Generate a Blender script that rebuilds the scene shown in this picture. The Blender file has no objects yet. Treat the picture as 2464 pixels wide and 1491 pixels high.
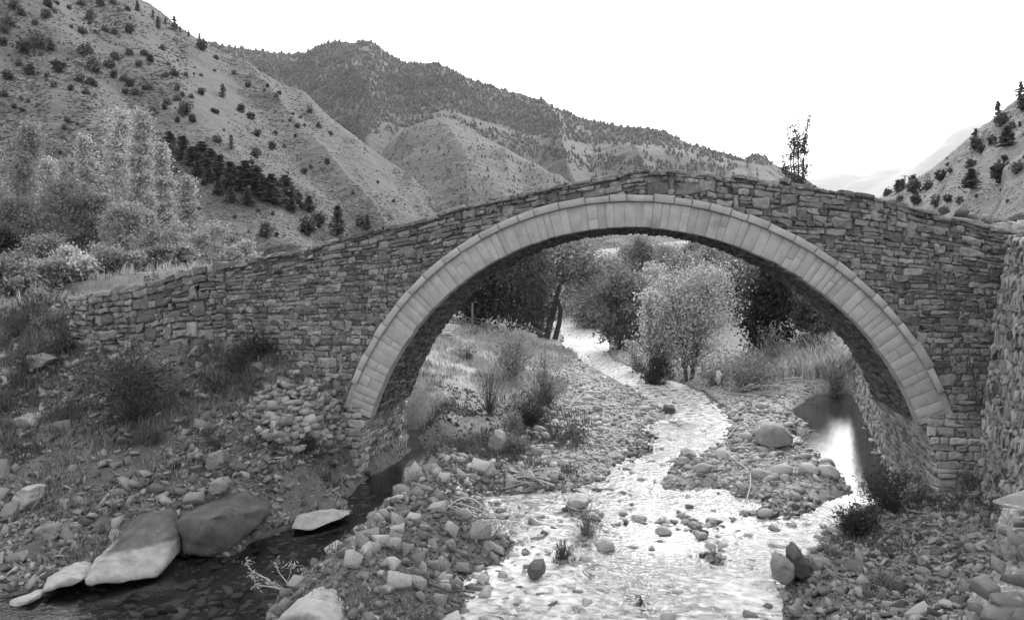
import bpy, math, random
import numpy as np
from mathutils import Vector
from mathutils.bvhtree import BVHTree

S = bpy.context.scene
COL = S.collection
R = math.radians

# ------------------------------------------------------------------ camera
# (photo coordinates below are those of a 2464 x 1491 view of the photograph)
FPX = 28 / 36 * 2464
DIST = 20.0                                   # camera stands 20 m in front of the bridge face (y = 0)
PITCH = math.atan((745.5 - 635) / FPX)
YAW = math.atan((1533 - 1232) / FPX * math.cos(PITCH))
fw = np.array([-math.sin(YAW) * math.cos(PITCH), math.cos(YAW) * math.cos(PITCH), -math.sin(PITCH)])
rt = np.array([math.cos(YAW), math.sin(YAW), 0.0])
up = np.cross(rt, fw)
CAMZ = 5.74
CP = np.array([0.0, -DIST, CAMZ])
cam = bpy.data.cameras.new("camera")
cam.lens = 28; cam.sensor_width = 36; cam.clip_end = 20000
co = bpy.data.objects.new("camera", cam); COL.objects.link(co)
co.location = CP
co.rotation_euler = (R(90) - PITCH, 0, YAW)
S.camera = co

def ray(px, py):
    return fw + rt * (px - 1232) / FPX + up * (745.5 - py) / FPX
def at_y(px, py, y=0.0):
    d = ray(px, py); return CP + d * ((y - CP[1]) / d[1])
def at_z(px, py, z=0.0):
    d = ray(px, py); return CP + d * ((z - CP[2]) / d[2])
def at_d(px, py, dep):
    return CP + ray(px, py) * dep
def depth_of(p):
    return float((np.asarray(p) - CP) @ fw)

# ------------------------------------------------------------------ sky, sun, exposure
SUN_EL, SUN_AZ = 31.0, 12.0                   # sun up the valley behind thin cloud, a little right of the bridge axis
W = bpy.data.worlds.new("World"); S.world = W; W.use_nodes = True
nt = W.node_tree; nt.nodes.clear()
sky = nt.nodes.new("ShaderNodeTexSky"); sky.sky_type = 'NISHITA'; sky.sun_disc = False
sky.sun_elevation = R(SUN_EL); sky.sun_rotation = R(SUN_AZ)
sky.air_density = 1.0; sky.dust_density = 5.0; sky.ozone_density = 1.0
bw = nt.nodes.new("ShaderNodeRGBToBW")        # monochrome photograph
mx = nt.nodes.new("ShaderNodeMath"); mx.operation = 'MULTIPLY_ADD'
mx.inputs[1].default_value = 0.55; mx.inputs[2].default_value = 7.0   # thin bright overcast over the clear sky
bg = nt.nodes.new("ShaderNodeBackground"); bg.inputs[1].default_value = 0.1
wo = nt.nodes.new("ShaderNodeOutputWorld")
nt.links.new(sky.outputs[0], bw.inputs[0]); nt.links.new(bw.outputs[0], mx.inputs[0])
nt.links.new(mx.outputs[0], bg.inputs[0]); nt.links.new(bg.outputs[0], wo.inputs[0])
sl = bpy.data.lights.new("sun", 'SUN'); sl.energy = 1.3; sl.angle = R(26); sl.color = (1, 1, 1)
so = bpy.data.objects.new("sun", sl); COL.objects.link(so)
so.rotation_euler = (R(90 - SUN_EL), 0, R(180 - SUN_AZ))
so.location = (0, 0, 60)
S.view_settings.view_transform = 'Standard'; S.view_settings.look = 'None'
S.view_settings.exposure = 1.34; S.view_settings.gamma = 1
S.cycles.max_bounces = 6; S.cycles.transparent_max_bounces = 12; S.cycles.volume_bounces = 0
S.cycles.use_denoising = True
S.cycles.sample_clamp_indirect = 6

# ------------------------------------------------------------------ small tools
rng = np.random.RandomState(7)
random.seed(7)

def _h(ix, iy, iz, seed):
    n = (ix * 374761393 + iy * 668265263 + iz * 2147483647 + seed * 974634777) & 0xFFFFFFFF
    n = ((n ^ (n >> 13)) * 1274126177) & 0xFFFFFFFF
    return ((n ^ (n >> 16)) & 0xFFFF) / 65535.0
def vnoise(P, seed=0):
    P = np.asarray(P, float); I = np.floor(P).astype(np.int64); f = P - I; f = f * f * (3 - 2 * f)
    r = 0
    for dx in (0, 1):
        for dy in (0, 1):
            for dz in (0, 1):
                w = (f[..., 0] if dx else 1 - f[..., 0]) * (f[..., 1] if dy else 1 - f[..., 1]) * (f[..., 2] if dz else 1 - f[..., 2])
                r = r + w * _h(I[..., 0] + dx, I[..., 1] + dy, I[..., 2] + dz, seed)
    return r * 2 - 1
def fbm(P, octv=4, seed=0, gain=.5):
    P = np.asarray(P, float); a = 1; s = 0; t = 0
    for o in range(octv):
        s = s + a * vnoise(P * 2 ** o + 17.3 * o, seed + o); t += a; a *= gain
    return s / t

def mk(name, V, Fs, mat, parent=None, smooth=False, attr=None):
    """V: (n,3); Fs: one (m,k) int array or a list of such; links ONE mesh object."""
    return link(name, mkmesh(name, V, Fs, mat, smooth, attr), parent)
def mkmesh(name, V, Fs, mat, smooth=False, attr=None):
    if not isinstance(Fs, list): Fs = [Fs]
    Fs = [np.asarray(f, dtype=np.int32) for f in Fs if len(f)]
    me = bpy.data.meshes.new(name)
    V = np.ascontiguousarray(V, dtype=np.float32)
    me.vertices.add(len(V)); me.vertices.foreach_set("co", V.ravel())
    nl = sum(f.size for f in Fs); npoly = sum(len(f) for f in Fs)
    me.loops.add(nl); me.loops.foreach_set("vertex_index", np.concatenate([f.ravel() for f in Fs]))
    me.polygons.add(npoly)
    tot = np.concatenate([np.full(len(f), f.shape[1], np.int32) for f in Fs])
    st = np.concatenate([[0], np.cumsum(tot)[:-1]]).astype(np.int32)
    me.polygons.foreach_set("loop_start", st)
    me.polygons.foreach_set("loop_total", tot)
    if smooth: me.polygons.foreach_set("use_smooth", np.ones(npoly, bool))
    for k, v in (attr or {}).items():
        a = me.attributes.new(k, 'FLOAT', 'POINT'); a.data.foreach_set("value", np.asarray(v, np.float32))
    me.update(calc_edges=True)
    for m in (mat if isinstance(mat, (list, tuple)) else [mat]): me.materials.append(m)
    return me
def link(name, me, parent=None, loc=None, rot=None, scale=None):
    o = bpy.data.objects.new(name, me); COL.objects.link(o)
    if parent is not None: o.parent = parent
    if loc is not None: o.location = [float(c) for c in loc]
    if rot is not None: o.rotation_euler = [float(c) for c in rot]
    if scale is not None: o.scale = [float(c) for c in scale]
    return o
def tag(o, label=None, cat=None, group=None, kind=None):
    if label: o['label'] = label
    if cat: o['category'] = cat
    if group: o['group'] = group
    if kind: o['kind'] = kind
    return o
def empty(name, loc=(0, 0, 0), rz=0, sc=1):
    o = bpy.data.objects.new(name, None); COL.objects.link(o)
    o.location = [float(c) for c in loc]; o.rotation_euler = (0, 0, rz); o.scale = (sc, sc, sc) if np.isscalar(sc) else sc
    return o
class Acc:
    """gathers loose pieces into one mesh"""
    def __init__(s): s.V = []; s.F = {}; s.n = 0
    def add(s, V, *Fs):
        V = np.asarray(V, float).reshape(-1, 3)
        for F in Fs:
            F = np.asarray(F, np.int64)
            if F.size: s.F.setdefault(F.shape[1], []).append(F + s.n)
        s.V.append(V); s.n += len(V)
    def mesh(s, name, mat, smooth=False):
        return mkmesh(name, np.concatenate(s.V), [np.concatenate(f) for f in s.F.values()], mat, smooth)
    def obj(s, name, mat, parent=None, smooth=False):
        return link(name, s.mesh(name, mat, smooth), parent)

# ------------------------------------------------------------------ materials (all grey: the photograph is black and white)
def material(name, val, var=.25, scale=6.0, bump=.3, bscale=None, rough=.9, island=0.0, obj=0.0, stretch=(1, 1, 1),
             spots=None, detail=6, attr=None, translucent=0.0, spec=.2, extra=None):
    m = bpy.data.materials.new(name); m.use_nodes = True
    t = m.node_tree; N = t.nodes; L = t.links
    b = N["Principled BSDF"]; b.inputs["Roughness"].default_value = rough
    b.inputs["Specular IOR Level"].default_value = spec
    tc = N.new("ShaderNodeTexCoord"); mp = N.new("ShaderNodeMapping"); mp.inputs["Scale"].default_value = stretch
    L.new(tc.outputs["Object"], mp.inputs[0])
    n1 = N.new("ShaderNodeTexNoise"); n1.inputs["Scale"].default_value = scale; n1.inputs["Detail"].default_value = detail
    n1.inputs["Roughness"].default_value = .65
    L.new(mp.outputs[0], n1.inputs["Vector"])
    def math_(op, a, b_=None, c=None, clamp=False):
        q = N.new("ShaderNodeMath"); q.operation = op; q.use_clamp = clamp
        for k, x in enumerate((a, b_, c)):
            if x is None: continue
            if isinstance(x, (int, float)): q.inputs[k].default_value = x
            else: L.new(x, q.inputs[k])
        return q.outputs[0]
    # factor = 1 + var*(noise-.5)*4
    f = math_('MULTIPLY_ADD', n1.outputs["Fac"], var * 4, 1 - var * 2)
    f = math_('MAXIMUM', f, .12)
    if attr:
        a = N.new("ShaderNodeAttribute"); a.attribute_name = attr
        base = a.outputs["Fac"]
    else: base = None
    v = math_('MULTIPLY', f, base if base is not None else val)
    if island:
        g = N.new("ShaderNodeNewGeometry")
        v = math_('MULTIPLY', v, math_('MULTIPLY_ADD', g.outputs["Random Per Island"], island * 2, 1 - island))
    if obj:
        oi = N.new("ShaderNodeObjectInfo")
        v = math_('MULTIPLY', v, math_('MULTIPLY_ADD', oi.outputs["Random"], obj * 2, 1 - obj))
    if spots:                                  # lichen, stain or tuft patches: (scale, threshold, value, softness)
        for (ss, th, sv, soft) in spots:
            n2 = N.new("ShaderNodeTexNoise"); n2.inputs["Scale"].default_value = ss; n2.inputs["Detail"].default_value = 4
            L.new(mp.outputs[0], n2.inputs["Vector"])
            mr = N.new("ShaderNodeMapRange"); mr.inputs[1].default_value = th; mr.inputs[2].default_value = th + soft
            L.new(n2.outputs["Fac"], mr.inputs[0])
            mixn = N.new("ShaderNodeMix"); mixn.data_type = 'FLOAT'
            L.new(mr.outputs[0], mixn.inputs[0]); L.new(v, mixn.inputs[2]); mixn.inputs[3].default_value = sv
            v = mixn.outputs[0]
    cmb = N.new("ShaderNodeCombineColor")
    for k in range(3): L.new(v, cmb.inputs[k])
    L.new(cmb.outputs[0], b.inputs["Base Color"])
    if bump:
        n3 = N.new("ShaderNodeTexNoise"); n3.inputs["Scale"].default_value = bscale or scale * 3; n3.inputs["Detail"].default_value = 6
        n3.inputs["Roughness"].default_value = .7
        L.new(mp.outputs[0], n3.inputs["Vector"])
        bp = N.new("ShaderNodeBump"); bp.inputs["Strength"].default_value = bump; bp.inputs["Distance"].default_value = .3 / (bscale or scale * 3)
        L.new(n3.outputs["Fac"], bp.inputs["Height"]); L.new(bp.outputs[0], b.inputs["Normal"])
    if translucent:
        tr = N.new("ShaderNodeBsdfTranslucent"); L.new(cmb.outputs[0], tr.inputs[0])
        ms = N.new("ShaderNodeMixShader"); ms.inputs[0].default_value = translucent
        L.new(b.outputs[0], ms.inputs[1]); L.new(tr.outputs[0], ms.inputs[2])
        L.new(ms.outputs[0], N["Material Output"].inputs[0])
    return m

M = {}
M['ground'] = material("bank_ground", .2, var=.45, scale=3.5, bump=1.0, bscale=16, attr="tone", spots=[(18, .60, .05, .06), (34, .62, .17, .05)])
M['stone'] = material("dark_rubble_masonry", .135, var=.4, scale=9, bump=.6, bscale=22, island=.5, spots=[(5, .62, .26, .10), (14, .66, .3, .05)])
M['mortar'] = material("old_lime_mortar", .105, var=.4, scale=7, bump=.6, bscale=20)
M['wing'] = material("wing_wall_masonry", .145, var=.35, scale=7, bump=.5, bscale=18, island=.45, spots=[(6, .64, .32, .08)])
M['ring'] = material("dressed_pale_stone", .28, var=.2, scale=4, bump=.6, bscale=26, island=.08, spots=[(1.3, .60, .19, .16), (9, .68, .36, .06), (24, .70, .12, .05)])
M['joint'] = material("ring_joint", .24, var=.2, scale=9, bump=.3)
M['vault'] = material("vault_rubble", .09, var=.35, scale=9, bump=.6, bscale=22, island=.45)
M['abut'] = material("abutment_rubble", .24, var=.3, scale=9, bump=.6, bscale=22, island=.4)
M['rough'] = material("mortared_retaining_wall", .27, var=.3, scale=6, bump=1.0, bscale=12, island=.28, stretch=(1, 1, .55))
M['rubble'] = material("broken_masonry", .18, var=.35, scale=6, bump=.6, bscale=18, island=.45, obj=.4, spots=[(6, .64, .33, .06)])
M['rock'] = material("angular_rock", .16, var=.35, scale=5, bump=.8, bscale=14, obj=.4, spots=[(7, .63, .27, .06)])
M['slab'] = material("shale_slab", .13, var=.2, scale=7, bump=.4, bscale=25, obj=.6, spots=[(6, .64, .3, .06)])
M['scree'] = material("shale_scree", .125, var=.2, scale=8, bump=.2, island=.8)
M['cobble'] = material("river_cobble", .20, var=.25, scale=8, bump=.3, bscale=30, island=.6, obj=.4, rough=.7)
M['pale'] = material("pale_boulder", .25, var=.3, scale=4, bump=.8, bscale=12, spots=[(3, .60, .15, .1), (14, .68, .42, .05)])
M['darkrock'] = material("dark_wet_boulder", .07, var=.4, scale=3, bump=1.0, bscale=10, spots=[(2.2, .60, .045, .1), (9, .70, .26, .04), (22, .70, .2, .04)])
M['bark'] = material("bark", .06, var=.3, scale=8, bump=.5, obj=.2)
M['birch'] = material("pale_bark", .30, var=.25, scale=10, bump=.3)
M['drift'] = material("bleached_driftwood", .38, var=.2, scale=10, bump=.2)
M['twig'] = material("twigs", .09, var=.25, scale=6, bump=0)
for nm, v in (('leaf_pale', .37), ('leaf_mid', .165), ('leaf_dark', .055), ('leaf_vdark', .03), ('needle', .095), ('leaf_grey', .25)):
    M[nm] = material("foliage_" + nm[5:] if nm != 'needle' else "conifer_needles", v, var=.15, scale=1.2, bump=0, island=.45, obj=.15, translucent=.3, rough=.7)
M['grass'] = material("dry_grass", .36, var=.25, scale=1.5, bump=0, island=.4, translucent=.3)
M['wetstone'] = material("wet_river_stone", .14, var=.3, scale=8, bump=.3, bscale=25, island=.7, rough=.55)
M['ruinstone'] = material("wall_head_stones", .095, var=.3, scale=6, bump=.8, bscale=16, island=.35, spots=[(7, .63, .2, .08)])
M['ruin'] = material("crumbling_mortar", .21, var=.4, scale=9, bump=1.0, bscale=22, spots=[(12, .60, .09, .06), (16, .64, .36, .05)])
M['weed'] = material("bank_weeds", .2, var=.25, scale=1.5, bump=0, island=.5, translucent=.3)
M['reed'] = material("dry_reed", .6, var=.2, scale=1.5, bump=0, island=.3, translucent=.35)
M['dgrass'] = material("dark_grass", .10, var=.25, scale=1.5, bump=0, island=.4, translucent=.3)
M['hill'] = material("steep_grass_hill", .08, var=.16, scale=.05, bump=1.0, bscale=.35, stretch=(1, 1, 1.8), detail=14,
                     spots=[(.55, .53, .07, .16), (.09, .60, .075, .16), (1.6, .62, .17, .08)])
M['mount'] = material("mountain_slope", .08, var=.2, scale=.02, bump=1.0, bscale=.10, detail=14, spots=[(.10, .56, .085, .12), (.03, .62, .10, .12)])
M['far'] = material("far_mountain", .06, var=.2, scale=.004, bump=.3, bscale=.02)
M['scarp'] = material("bare_scree_hill", .082, var=.22, scale=.25, bump=.8, bscale=1.2, detail=10, spots=[(.9, .58, .075, .12), (.2, .6, .09, .14)])
M['wood'] = material("weathered_fence_wood", .12, var=.3, scale=8, bump=.3)
M['cloth'] = material("white_rag", .5, var=.1, scale=5, bump=.2)

# water: clear over the bed, reflecting by angle; small waves, steeper in the riffles ("chop")
def water_material():
    m = bpy.data.materials.new("river_water"); m.use_nodes = True
    t = m.node_tree; N = t.nodes; L = t.links; N.clear()
    out = N.new("ShaderNodeOutputMaterial")
    tc = N.new("ShaderNodeTexCoord")
    at = N.new("ShaderNodeAttribute"); at.attribute_name = "chop"
    def noise(sc, stretch, det=3):
        mp = N.new("ShaderNodeMapping"); mp.inputs["Scale"].default_value = stretch; mp.inputs["Rotation"].default_value = (0, 0, R(12))
        L.new(tc.outputs["Object"], mp.inputs[0])
        n = N.new("ShaderNodeTexNoise"); n.inputs["Scale"].default_value = sc; n.inputs["Detail"].default_value = det
        n.inputs["Distortion"].default_value = .6
        L.new(mp.outputs[0], n.inputs[0]); return n.outputs["Fac"]
    a = noise(11, (.9, 1.0, 1), 9); b = noise(1.5, (1, .8, 1), 4)
    ad = N.new("ShaderNodeMath"); ad.operation = 'MULTIPLY_ADD'; L.new(b, ad.inputs[0]); ad.inputs[1].default_value = 1.5; L.new(a, ad.inputs[2])
    bp = N.new("ShaderNodeBump"); bp.inputs["Distance"].default_value = .10
    L.new(ad.outputs[0], bp.inputs["Height"]); L.new(at.outputs["Fac"], bp.inputs["Strength"])
    fr = N.new("ShaderNodeFresnel"); fr.inputs[0].default_value = 1.34; L.new(bp.outputs[0], fr.inputs["Normal"])
    gl = N.new("ShaderNodeBsdfGlossy"); gl.inputs["Roughness"].default_value = .12; gl.inputs["Color"].default_value = (1, 1, 1, 1)
    L.new(bp.outputs[0], gl.inputs["Normal"])
    rr = N.new("ShaderNodeMath"); rr.operation = 'MULTIPLY_ADD'; L.new(at.outputs["Fac"], rr.inputs[0]); rr.inputs[1].default_value = .26; rr.inputs[2].default_value = .015
    L.new(rr.outputs[0], gl.inputs["Roughness"])
    tr = N.new("ShaderNodeBsdfTransparent"); tr.inputs[0].default_value = (.6, .6, .6, 1)
    ms = N.new("ShaderNodeMixShader"); L.new(fr.outputs[0], ms.inputs[0]); L.new(tr.outputs[0], ms.inputs[1]); L.new(gl.outputs[0], ms.inputs[2])
    # broken, aerated water of the riffles
    fo = N.new("ShaderNodeBsdfDiffuse"); fo.inputs[0].default_value = (.85, .85, .85, 1)
    fn = noise(5.0, (.8, 1.0, 1), 10)
    fm = N.new("ShaderNodeMath"); fm.operation = 'MULTIPLY_ADD'; L.new(at.outputs["Fac"], fm.inputs[0]); fm.inputs[1].default_value = .95; L.new(fn, fm.inputs[2])
    mr = N.new("ShaderNodeMapRange"); mr.inputs[1].default_value = .84; mr.inputs[2].default_value = 1.26; mr.inputs[4].default_value = .6
    L.new(fm.outputs[0], mr.inputs[0])
    m2 = N.new("ShaderNodeMixShader"); L.new(mr.outputs[0], m2.inputs[0]); L.new(ms.outputs[0], m2.inputs[1]); L.new(fo.outputs[0], m2.inputs[2])
    L.new(m2.outputs[0], out.inputs[0])
    return m
M['water'] = water_material()

# ------------------------------------------------------------------ ground: one sheet, river channels cut into it
def zpoly(pts): return np.array([at_z(x, y)[:2] for x, y in pts])
MAIN = zpoly([(1060, 1640), (1118, 1442), (1106, 1412), (1134, 1379), (1190, 1350), (1235, 1330), (1190, 1300), (1110, 1280), (1112, 1262), (1146, 1240),
              (1160, 1192), (1240, 1187), (1350, 1180), (1440, 1155), (1475, 1120), (1504, 1092), (1544, 1076), (1563, 1054), (1558, 1035), (1593, 1019),
              (1633, 1010), (1612, 985), (1566, 960), (1542, 940), (1500, 915), (1450, 890), (1405, 868), (1385, 850), (1360, 830), (1368, 812), (1350, 795), (1335, 780), (1330, 768),
              (1400, 763), (1476, 772), (1484, 790), (1482, 812), (1452, 832), (1450, 850), (1460, 864), (1515, 889), (1558, 907), (1625, 923), (1676, 945),
              (1700, 962), (1722, 990), (1742, 1015), (1738, 1046), (1730, 1068), (1706, 1081), (1690, 1103), (1640, 1112), (1634, 1135), (1611, 1156), (1590, 1178), (1690, 1170), (1746, 1174),
              (1759, 1188), (1826, 1201), (1853, 1231), (1901, 1239), (1960, 1220), (2038, 1185), (2032, 1160), (2022, 1143), (1974, 1124), (1962, 1084),
              (1912, 1062), (1946, 1035), (1897, 995), (1922, 976), (1936, 960), (1974, 949), (2040, 945), (2060, 962), (2080, 1000), (2108, 1070), (2140, 1132),
              (2148, 1170), (2095, 1225), (2040, 1245), (2000, 1300), (1955, 1330), (1890, 1400), (1880, 1491), (1930, 1640)])
SIDE = zpoly([(-300, 1495), (0, 1440), (110, 1415), (220, 1395), (410, 1350), (425, 1335), (560, 1340), (610, 1300), (700, 1268), (845, 1232), (835, 1200), (858, 1165),
              (905, 1140), (960, 1108), (985, 1085), (985, 1062), (992, 1035), (1002, 1036), (1005, 1062), (1030, 1095), (1006, 1130), (1000, 1155), (987, 1171), (941, 1214), (913, 1235), (916, 1255), (893, 1275),
              (855, 1308), (804, 1346), (779, 1379), (746, 1410), (723, 1442), (665, 1445), (640, 1491), (560, 1660), (-300, 1660)])
def poly_sd(x, y, P):
    """distance to polygon edge, negative inside"""
    d = np.full(x.shape, 1e9); ins = np.zeros(x.shape, bool)
    for (ax, ay), (bx, by) in zip(P, np.roll(P, -1, 0)):
        ex, ey = bx - ax, by - ay
        t = np.clip(((x - ax) * ex + (y - ay) * ey) / (ex * ex + ey * ey + 1e-12), 0, 1)
        d = np.minimum(d, (x - ax - t * ex) ** 2 + (y - ay - t * ey) ** 2)
        c = ((ay > y) != (by > y)) & (x < ex * (y - ay) / (ey if abs(ey) > 1e-12 else 1e-12) + ax)
        ins ^= c
    d = np.sqrt(d); return np.where(ins, -d, d)

# control points: (px, py, y) seen in the photo, or plain world points
CT = []
def ctl(px, py, y, tone): p = at_y(px, py, y); CT.append((p[0], p[1], p[2], tone))
def ctw(x, y, z, tone): CT.append((x, y, z, tone))
def ctz(px, py, z, tone): p = at_z(px, py, z); CT.append((p[0], p[1], z, tone))
for a in [(-20, 880, 0, 0.068), (60, 840, .1, 0.074), (170, 838, -.05, 0.074), (280, 838, -.05, 0.074), (400, 832, -.05, 0.093), (530, 832, -.05, 0.099), (600, 815, -.05, 0.081), (690, 862, -.05, 0.087), (770, 905, -.05, 0.087),
          (840, 960, -.1, 0.087), (780, 960, -1.0, 0.087), (700, 930, -1.0, 0.093), (720, 1020, -1.6, 0.093), (790, 1060, -1.3, 0.081), (700, 1110, -2.6, 0.081), (800, 1130, -1.6, 0.087), (620, 1020, -2.0, 0.081), (560, 940, -1.2, 0.081),
          (400, 950, -1.5, 0.074), (250, 950, -1.5, 0.068), (100, 930, -1.4, 0.068), (0, 960, -1.8, 0.068), (500, 1080, -3.0, 0.074), (350, 1080, -3.3, 0.074), (200, 1080, -3.5, 0.068), (60, 1080, -3.7, 0.074), (600, 1150, -3.6, 0.074),
          (450, 1190, -4.6, 0.074), (300, 1200, -5.0, 0.074), (150, 1220, -5.3, 0.074), (0, 1240, -5.6, 0.074), (640, 1220, -3.5, 0.093), (330, 1290, -5.6, 0.081), (100, 1340, -6.7, 0.087),
          (0, 722, 1.6, .17), (100, 716, 1.6, .18), (170, 708, 1.4, .2), (230, 688, 2.2, .2), (300, 672, 2.6, .2), (350, 664, 3, .17), (420, 648, 3, .22), (480, 640, 3, .22), (60, 780, .6, .11), (-60, 760, .6, .11), (130, 770, .5, .11),
          (1020, 960, 6, .24), (1050, 870, 13, .30), (1100, 790, 24, .30), (1060, 800, 22, .3), (1160, 840, 18, .28), (1250, 840, 20, .22), (1240, 920, 11, .26), (1345, 960, 10.5, .2), (1180, 1010, 5.8, .22), (1100, 1000, 5.2, .25), (1150, 930, 9, .28),
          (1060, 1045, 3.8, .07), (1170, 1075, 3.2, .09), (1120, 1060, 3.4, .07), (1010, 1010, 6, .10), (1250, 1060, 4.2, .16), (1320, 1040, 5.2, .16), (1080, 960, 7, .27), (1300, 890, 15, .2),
          (2200, 1200, -.5, 0.110), (2300, 1190, -.4, 0.110), (2340, 1180, -.2, 0.110), (2420, 1190, -1, 0.110), (2330, 1250, -4, 0.110), (2464, 1300, -6, 0.121), (2300, 1350, -6, 0.110), (2200, 1400, -7, 0.099), (2050, 1350, -5.3, 0.105),
          (2100, 1450, -8, 0.094), (2300, 1450, -9, 0.099), (2464, 1400, -9, 0.121), (2464, 1491, -11, 0.121), (2000, 1491, -8.3, 0.099), (2330, 1491, -10.5, 0.099), (2160, 1250, -2.6, 0.105), (2100, 1300, -3.6, 0.105)]:
    ctl(*a)
for px, py, z in [(1130, 1125, .7), (1080, 1165, .9), (1040, 1200, .95), (1100, 1200, .7), (980, 1260, .9), (1040, 1270, .6), (940, 1310, .9), (880, 1350, .95), (1000, 1340, .55), (820, 1400, .8), (760, 1450, .6), (1050, 1400, .35), (900, 1440, .6), (1000, 1470, .35), (850, 1491, .5), (720, 1491, .5), (1080, 1340, .3)]:
    ctz(px, py, z, .10)
for px, py in [(1250, 1150), (1350, 1130), (1450, 1090), (1400, 1020), (1500, 1000), (1560, 1000), (1450, 940), (1400, 900), (1800, 1100), (1750, 1130), (1850, 1170), (1950, 1180), (1800, 1040), (1850, 980), (1780, 960), (1820, 940), (1700, 930), (1600, 900), (1560, 885), (1500, 860), (1900, 950)]:
    ctz(px, py, .22, .27)
for a in [(-25, -2, 4.4, .12), (-25, -8, 2.0, .12), (-18, -12, -.3, .1), (-28, 3, 5.6, .13), (-20, 8, 4.9, .12), (-12.5, 7, 4.6, .14), (-9.5, 5, 2.2, .25), (-9, 9, 2.0, .28), (-13, 15, 4.3, .12), (-20, 16, 5, .1), (-32, 20, 5.2, .1), (-20, 28, 4.6, .1), (-13, 24, 3, .14), (-11, 32, 2.4, .28), (-25, 45, 4.4, .1), (-14, 48, 2.5, .25),
          (-9, 45, 1.0, .2), (-8, 36, .8, .2), (4, 26, .5, .22), (6, 18, .35, .26), (8.6, 19, .6, .24), (9, 24, 1.0, .24), (5, 30, .7, .2), (10, 30, 2, .2), (2, 40, .6, .2), (8, 42, 2.2, .2), (2, 52, 1.0, .2), (6, 62, 2.5, .22), (-2, 66, .8, .2), (-16, 66, 3.2, .1), (-12, 80, 2.5, .22), (-4, 85, 3, .22), (8, 85, 5, .22), (20, 45, 7, .22), (18, 25, 6.3, .25),
          (0, -13, 1.6, .2), (3, -20, 3.7, .2), (8, -14, 3.4, .2), (8, -20, 4.2, .2), (14, -10, 5, .2), (-4, -14, .3, .15), (-6, -20, 2.2, .15), (-10, -11, -.4, .1), (-12, -20, 1, .12), (-25, -20, 1, .12), (20, -20, 5.5, .2), (30, 0, 7, .2), (30, 40, 12, .22), (-40, 0, 7, .2), (-40, 40, 5.2, .1), (-40, -20, 4, .15), (0, 110, 6, .22), (-30, 110, 5, .1), (30, 110, 15, .22), (0, 140, 9, .22)]:
    ctw(*a)
CT = np.array(CT); CX, CZ, CTONE = CT[:, :2], CT[:, 2], CT[:, 3]
_K = -np.hypot(CX[:, None, 0] - CX[None, :, 0], CX[:, None, 1] - CX[None, :, 1])
_A = np.block([[_K, np.ones((len(CX), 1))], [np.ones((1, len(CX))), np.zeros((1, 1))]])
_w = np.linalg.solve(_A + np.diag([-1e-3] * len(CX) + [0]), np.r_[CZ, 0])
def sm(t): t = np.clip(t, 0, 1); return t * t * (3 - 2 * t)
def WALLX(y):                                   # line of the right-hand retaining wall (and of the wall up the river)
    return np.where(y < 3.9, 7.9 + 0 * y, 7.25 + (y - 3.9) * .185)
def base_xy(x, y):
    z = np.full(x.shape, _w[-1]); tn = np.zeros(x.shape); tw = np.zeros(x.shape)
    for k in range(len(CX)):
        r = np.hypot(x - CX[k, 0], y - CX[k, 1]); z -= _w[k] * r
        q = 1 / (r * r + .15) ** 1.5; tn += q * CTONE[k]; tw += q
    return z, tn / tw
def ground(x, y, full=False):
    x = np.asarray(x, float); y = np.asarray(y, float)
    shp = x.shape; x = x.ravel(); y = y.ravel()
    z, tone = base_xy(x, y)
    z = np.clip(z, -1, 40)
    near = (np.abs(x) < 30) & (y < 75) & (y > -20)
    sd = np.full(x.shape, 50.0)
    if near.any():
        sd[near] = np.minimum(poly_sd(x[near], y[near], MAIN), poly_sd(x[near], y[near], SIDE))
    sd = sd - .38 * sm((y - 3) / 6) * (x < 5.5)
    P = np.c_[x, y, 0 * x]
    rough = np.clip((z - .2) / 1.2, .25, 1)
    z = z + rough * (.18 * fbm(P * .9, 3, 3) + .17 * fbm(P * 3.1, 3, 9))
    sdn = sd + .12 * fbm(P * 1.7, 3, 21)
    dry = np.maximum(z, .05 + .10 * np.clip(sdn, 0, 2))
    k = sm(sdn / .9)
    zd = dry * k + (.03 + .25 * np.clip(sdn, 0, 1)) * (1 - k)
    zi = np.maximum(sdn * .5, -.28) + .05 * fbm(P * 3, 2, 5)
    shoal = (x > -4.2) & (x < 3.4) & (y < 7) & (y > -12); sth = np.where(x < -.6 + .12 * (y + 6), .12, .27)
    zi = zi + np.where(shoal, 1.15 * np.clip(fbm(P * np.array([.75, .5, 1]), 3, 37) - sth, 0, .36), 0)
    z = np.where(sdn > 0, zd, np.minimum(zi, .10))
    # made ground behind the walls
    wx = WALLX(y)
    top = np.where(y < 4, 6.15, np.where(y < 22, 4.0, 4.0))
    t = sm((x - wx - .75) / .35) * sm((y + 12) / 6) * sm((26 - y) / 4)
    z = np.maximum(z, z * (1 - t) + top * t)
    ab = (x < -7.9) & (y > .5) & (y < 3.4); z = np.where(ab, np.minimum(z, 4.6), z)
    mid = (x > -7.2) & (x < -6.4) & (y > -.2) & (y < 4); z = np.where(mid, np.minimum(z, .35), z)
    tone = np.where(sdn < .25, tone * (.55 + .45 * np.clip(sdn / .25, 0, 1)), tone)
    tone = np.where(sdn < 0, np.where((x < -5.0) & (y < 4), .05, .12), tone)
    if full: return z.reshape(shp), tone.reshape(shp), sd.reshape(shp)
    return z.reshape(shp)
def gz(x, y): return float(ground(np.array([x]), np.array([y]))[0])
def grow(a, n, q, step):
    o = [a]
    for _ in range(n): step *= q; o.append(o[-1] + step)
    return o[1:]
xs = np.r_[[-c for c in grow(17, 34, 1.19, .14)][::-1], np.arange(-17, 11, .14), grow(11, 36, 1.18, .14)]
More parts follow.
